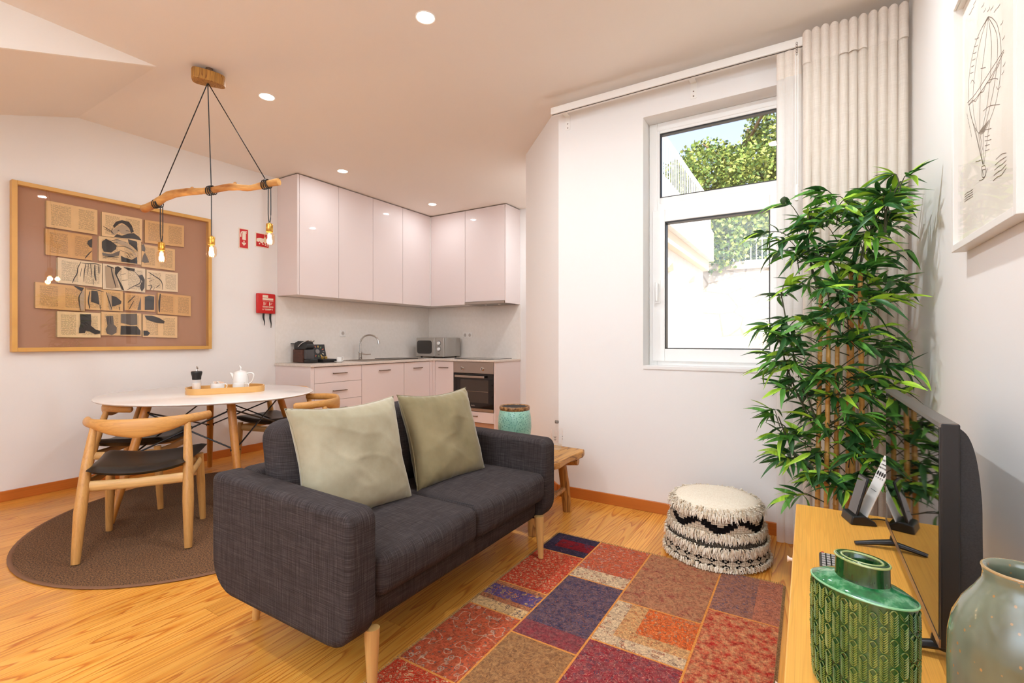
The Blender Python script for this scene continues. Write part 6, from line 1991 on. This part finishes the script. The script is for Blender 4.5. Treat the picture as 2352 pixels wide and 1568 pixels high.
for (x0, y0, x1, y1, hgt, r_) in canes:
    pts, rs = [], []
    zz = 0.19
    while zz < hgt:
        L = random.uniform(0.13, 0.18)
        for f_, k in ((0.0, 1.16), (0.03, 0.98), (0.5, 0.95), (0.97, 0.98)):
            z = min(zz + L * f_, hgt)
            u = z / hgt
            pts.append((x0 + (x1 - x0) * u, y0 + (y1 - y0) * u, z))
            rs.append(r_ * k * (1 - 0.25 * u))
        zz += L
    MB().tube(pts, rs, 12).obj('cane', M_CANE, bb)
    cane_l.append((x0, y0, x1, y1, hgt))
rg = random.Random(77)


def leafmat(name, c1, c2):
    t = NT(name)
    nz = t.noise(t.co((30, 2, 1)), 4, 2)
    col_ = t.ramp(nz, [(0.3, c1), (0.7, c2)])
    t.p(base=col_, rough=0.42, spec=0.4)
    tl = t.n('BsdfTranslucent', {'Color': col_})
    mx = t.n('MixShader', {0: 0.15})
    t.t.links.new(t.b.outputs[0], mx.inputs[1])
    t.t.links.new(tl.outputs[0], mx.inputs[2])
    t.t.links.new(mx.outputs[0], t.out.inputs['Surface'])
    return t.m


LM = [leafmat('bamboo_leaf_dark', S(38, 80, 40), S(62, 110, 52)), leafmat('bamboo_leaf_mid', S(72, 130, 50), S(104, 162, 62)), leafmat('bamboo_leaf_lime', S(146, 196, 48), S(186, 220, 74))]


def leaf_pts(L, W, droop, curl):
    vs, n = [], 6
    for k in range(n + 1):
        u = k / n
        w = W * (math.sin(PI * min(1, (u * 0.93 + 0.05))) ** 0.8) * (1 - 0.55 * u) * 1.35
        y = L * u
        z = -droop * L * u * u
        vs += [(-w, y, z + curl * w), (0, y, z), (w, y, z + curl * w)]
    fs = []
    for k in range(n):
        for j in range(2):
            fs.append((k * 3 + j, k * 3 + j + 1, (k + 1) * 3 + j + 1, (k + 1) * 3 + j))
    return vs, fs


shapes = [leaf_pts(L, W, d, c) for L, W, d, c in ((0.128, 0.0125, 0.25, 0.45), (0.112, 0.0135, 0.10, 0.3), (0.142, 0.012, 0.45, 0.5), (0.098, 0.0125, 0.30, 0.35), (0.118, 0.011, 0.65, 0.4))]
leaf_me = {}
for si, (vs, fs) in enumerate(shapes):
    for mi in range(3):
        q = MB()
        q.add(vs, fs)
        leaf_me[(si, mi)] = q.mesh('leaf', LM[mi], angle=80)
leaves = []
twigs = MB()
Xmax, Ymax = 0.425 - B0.x, 3.00 - B0.y
env = [(0.40, 0.20), (0.52, 0.27), (0.75, 0.27), (0.95, 0.28), (1.15, 0.30), (1.35, 0.29), (1.50, 0.25), (1.65, 0.20), (1.78, 0.15), (1.88, 0.07)]


def radius_at(z):
    for (z0_, r0_), (z1_, r1_) in zip(env, env[1:]):
        if z <= z1_:
            return max(0.04, r0_ + (r1_ - r0_) * (z - z0_) / (z1_ - z0_))
    return 0.05


def spray(base, direction, L, lime):
    tip = base + direction * L
    mid = base.lerp(tip, 0.5) + V((0, 0, 0.03))
    pts = smooth_path([base, mid, tip], 3)
    twigs.tube(pts, lerp_list([0.0026, 0.0013], len(pts)), 4)
    nl = rg.choice((6, 7, 8, 9))
    for k in range(nl):
        f_ = 1 - 0.55 * (k / nl) ** 1.2
        p = base.lerp(tip, f_) + V((0, 0, 0.03 * (1 - abs(2 * f_ - 1))))
        az = math.atan2(direction.y, direction.x) + (0 if k == 0 else (1 if k % 2 else -1) * rg.uniform(0.35, 1.25))
        el = rg.uniform(-0.5, 0.6)
        d_ = V((math.cos(az) * math.cos(el), math.sin(az) * math.cos(el), math.sin(el)))
        s_ = rg.uniform(0.72, 1.15)
        reach = p + d_ * 0.13 * s_
        if reach.x > Xmax or reach.y > Ymax or p.x > Xmax - 0.01 or p.y > Ymax - 0.01:
            if p.x > Xmax - 0.012 or p.y > Ymax - 0.012:
                continue
            d_ = V((min(d_.x, (Xmax - p.x) / 0.15), min(d_.y, (Ymax - p.y) / 0.15), 0.5 if d_.z > -0.1 else -0.35)).normalized()
        y_ = d_
        x_ = y_.cross(V((0, 0, 1)))
        x_ = x_.normalized() if x_.length > 0.05 else V((1, 0, 0))
        roll = rg.uniform(-0.9, 0.9)
        z_ = x_.cross(y_)
        x2 = x_ * math.cos(roll) + z_ * math.sin(roll)
        z2 = x2.cross(y_)
        M_ = frame_of(p, x2, y_, z2) @ Matrix.Scale(s_, 4)
        mi = 2 if rg.random() < (0.45 if (k == 0 or lime) else 0.10) else (1 if rg.random() < 0.42 else 0)
        si_ = rg.randrange(5)
        world_ = [M_ @ V(q_) for q_ in shapes[si_][0][::3]]
        if max(q_.x for q_ in world_) > Xmax + 0.006 or max(q_.y for q_ in world_) > Ymax + 0.02:
            continue
        leaves.append((M_, si_, mi))


NSP = 156
for k in range(NSP):
    z = 0.44 + 1.40 * ((k + rg.random()) / NSP)
    x0, y0, x1, y1, hgt = cane_l[k % 6]
    u = min(1, z / hgt)
    cx_, cy_ = x0 + (x1 - x0) * u, y0 + (y1 - y0) * u
    if z > 1.5:
        cx_, cy_ = cx_ + (0.08 if k % 2 else -0.09), cy_
    az = rg.uniform(0, 2 * PI)
    if math.sin(az) > 0.3 and rg.random() < 0.65:
        az = -az
    R = radius_at(z) * rg.uniform(0.35, 1.0)
    d_ = V((math.cos(az), math.sin(az) * 0.85, rg.uniform(0.1, 0.7))).normalized()
    base = V((cx_, cy_, z - R * 0.35))
    L = min(R, 0.30)
    tipx = base + d_ * L
    if tipx.x > Xmax - 0.04:
        L *= max(0.15, (Xmax - 0.04 - base.x) / max(1e-3, d_.x * L))
    if (base + d_ * L).y > Ymax - 0.04:
        L *= max(0.15, (Ymax - 0.04 - base.y) / max(1e-3, d_.y * L))
    spray(base, d_, L, rg.random() < 0.12)
# two leading shoots, and the long side shoots on the left
for (x0, y0, z0_, x1, y1, z1_) in ((-0.10, 0.0, 1.40, -0.13, -0.03, 1.74), (0.06, 0.0, 1.45, 0.14, -0.16, 1.74), (0.14, -0.16, 1.60, 0.18, -0.25, 1.79), (-0.10, 0.0, 0.75, -0.25, -0.06, 1.38), (-0.10, 0, 0.7, -0.27, -0.05, 1.20), (-0.1, 0, 0.45, -0.26, -0.08, 0.78)):
    pts = smooth_path([(x0, y0, z0_), ((x0 + x1) / 2 - 0.02, (y0 + y1) / 2, (z0_ + z1_) / 2), (x1, y1, z1_)], 5)
    twigs.tube(pts, lerp_list([0.005, 0.0025], len(pts)), 6)
    for j in range(7):
        p = pts[-1 - (j * 3) // 2]
        az = rg.uniform(0, 6.28)
        spray(V(p) - V((0, 0, 0.03)), V((math.cos(az) * 0.5 + (x1 - x0) * 1.5, math.sin(az) * 0.5 - 0.1, 0.8)).normalized(), 0.07, j == 0)
twigs.obj('twigs', plain('twig_green', S(72, 74, 50), 0.6), bb)['kind'] = 'stuff'
leaves.sort(key=lambda q_: (B0 + q_[0].translation - V((0, 0, 1.15))).length)
for M_, si, mi in leaves[:300]:
    o = bpy.data.objects.new('leaf', leaf_me[(si, mi)])
    COL.objects.link(o)
    o.parent = bb
    o.matrix_local = M_
q = MB()
for M_, si, mi in leaves[300:]:
    q.cur = mi
    vs, fs = shapes[si]
    q.add([M_ @ V(p) for p in vs], fs)
q.obj('foliage', LM, bb, angle=80)['kind'] = 'stuff'
mx_ = [max((o.matrix_local @ v_.co).x for v_ in o.data.vertices) + B0.x for o in bb.children]
print('leaves', len(leaves), 'max x', max(mx_), [o.name for o, m_ in zip(bb.children, mx_) if m_ > XR - 0.002][:9])
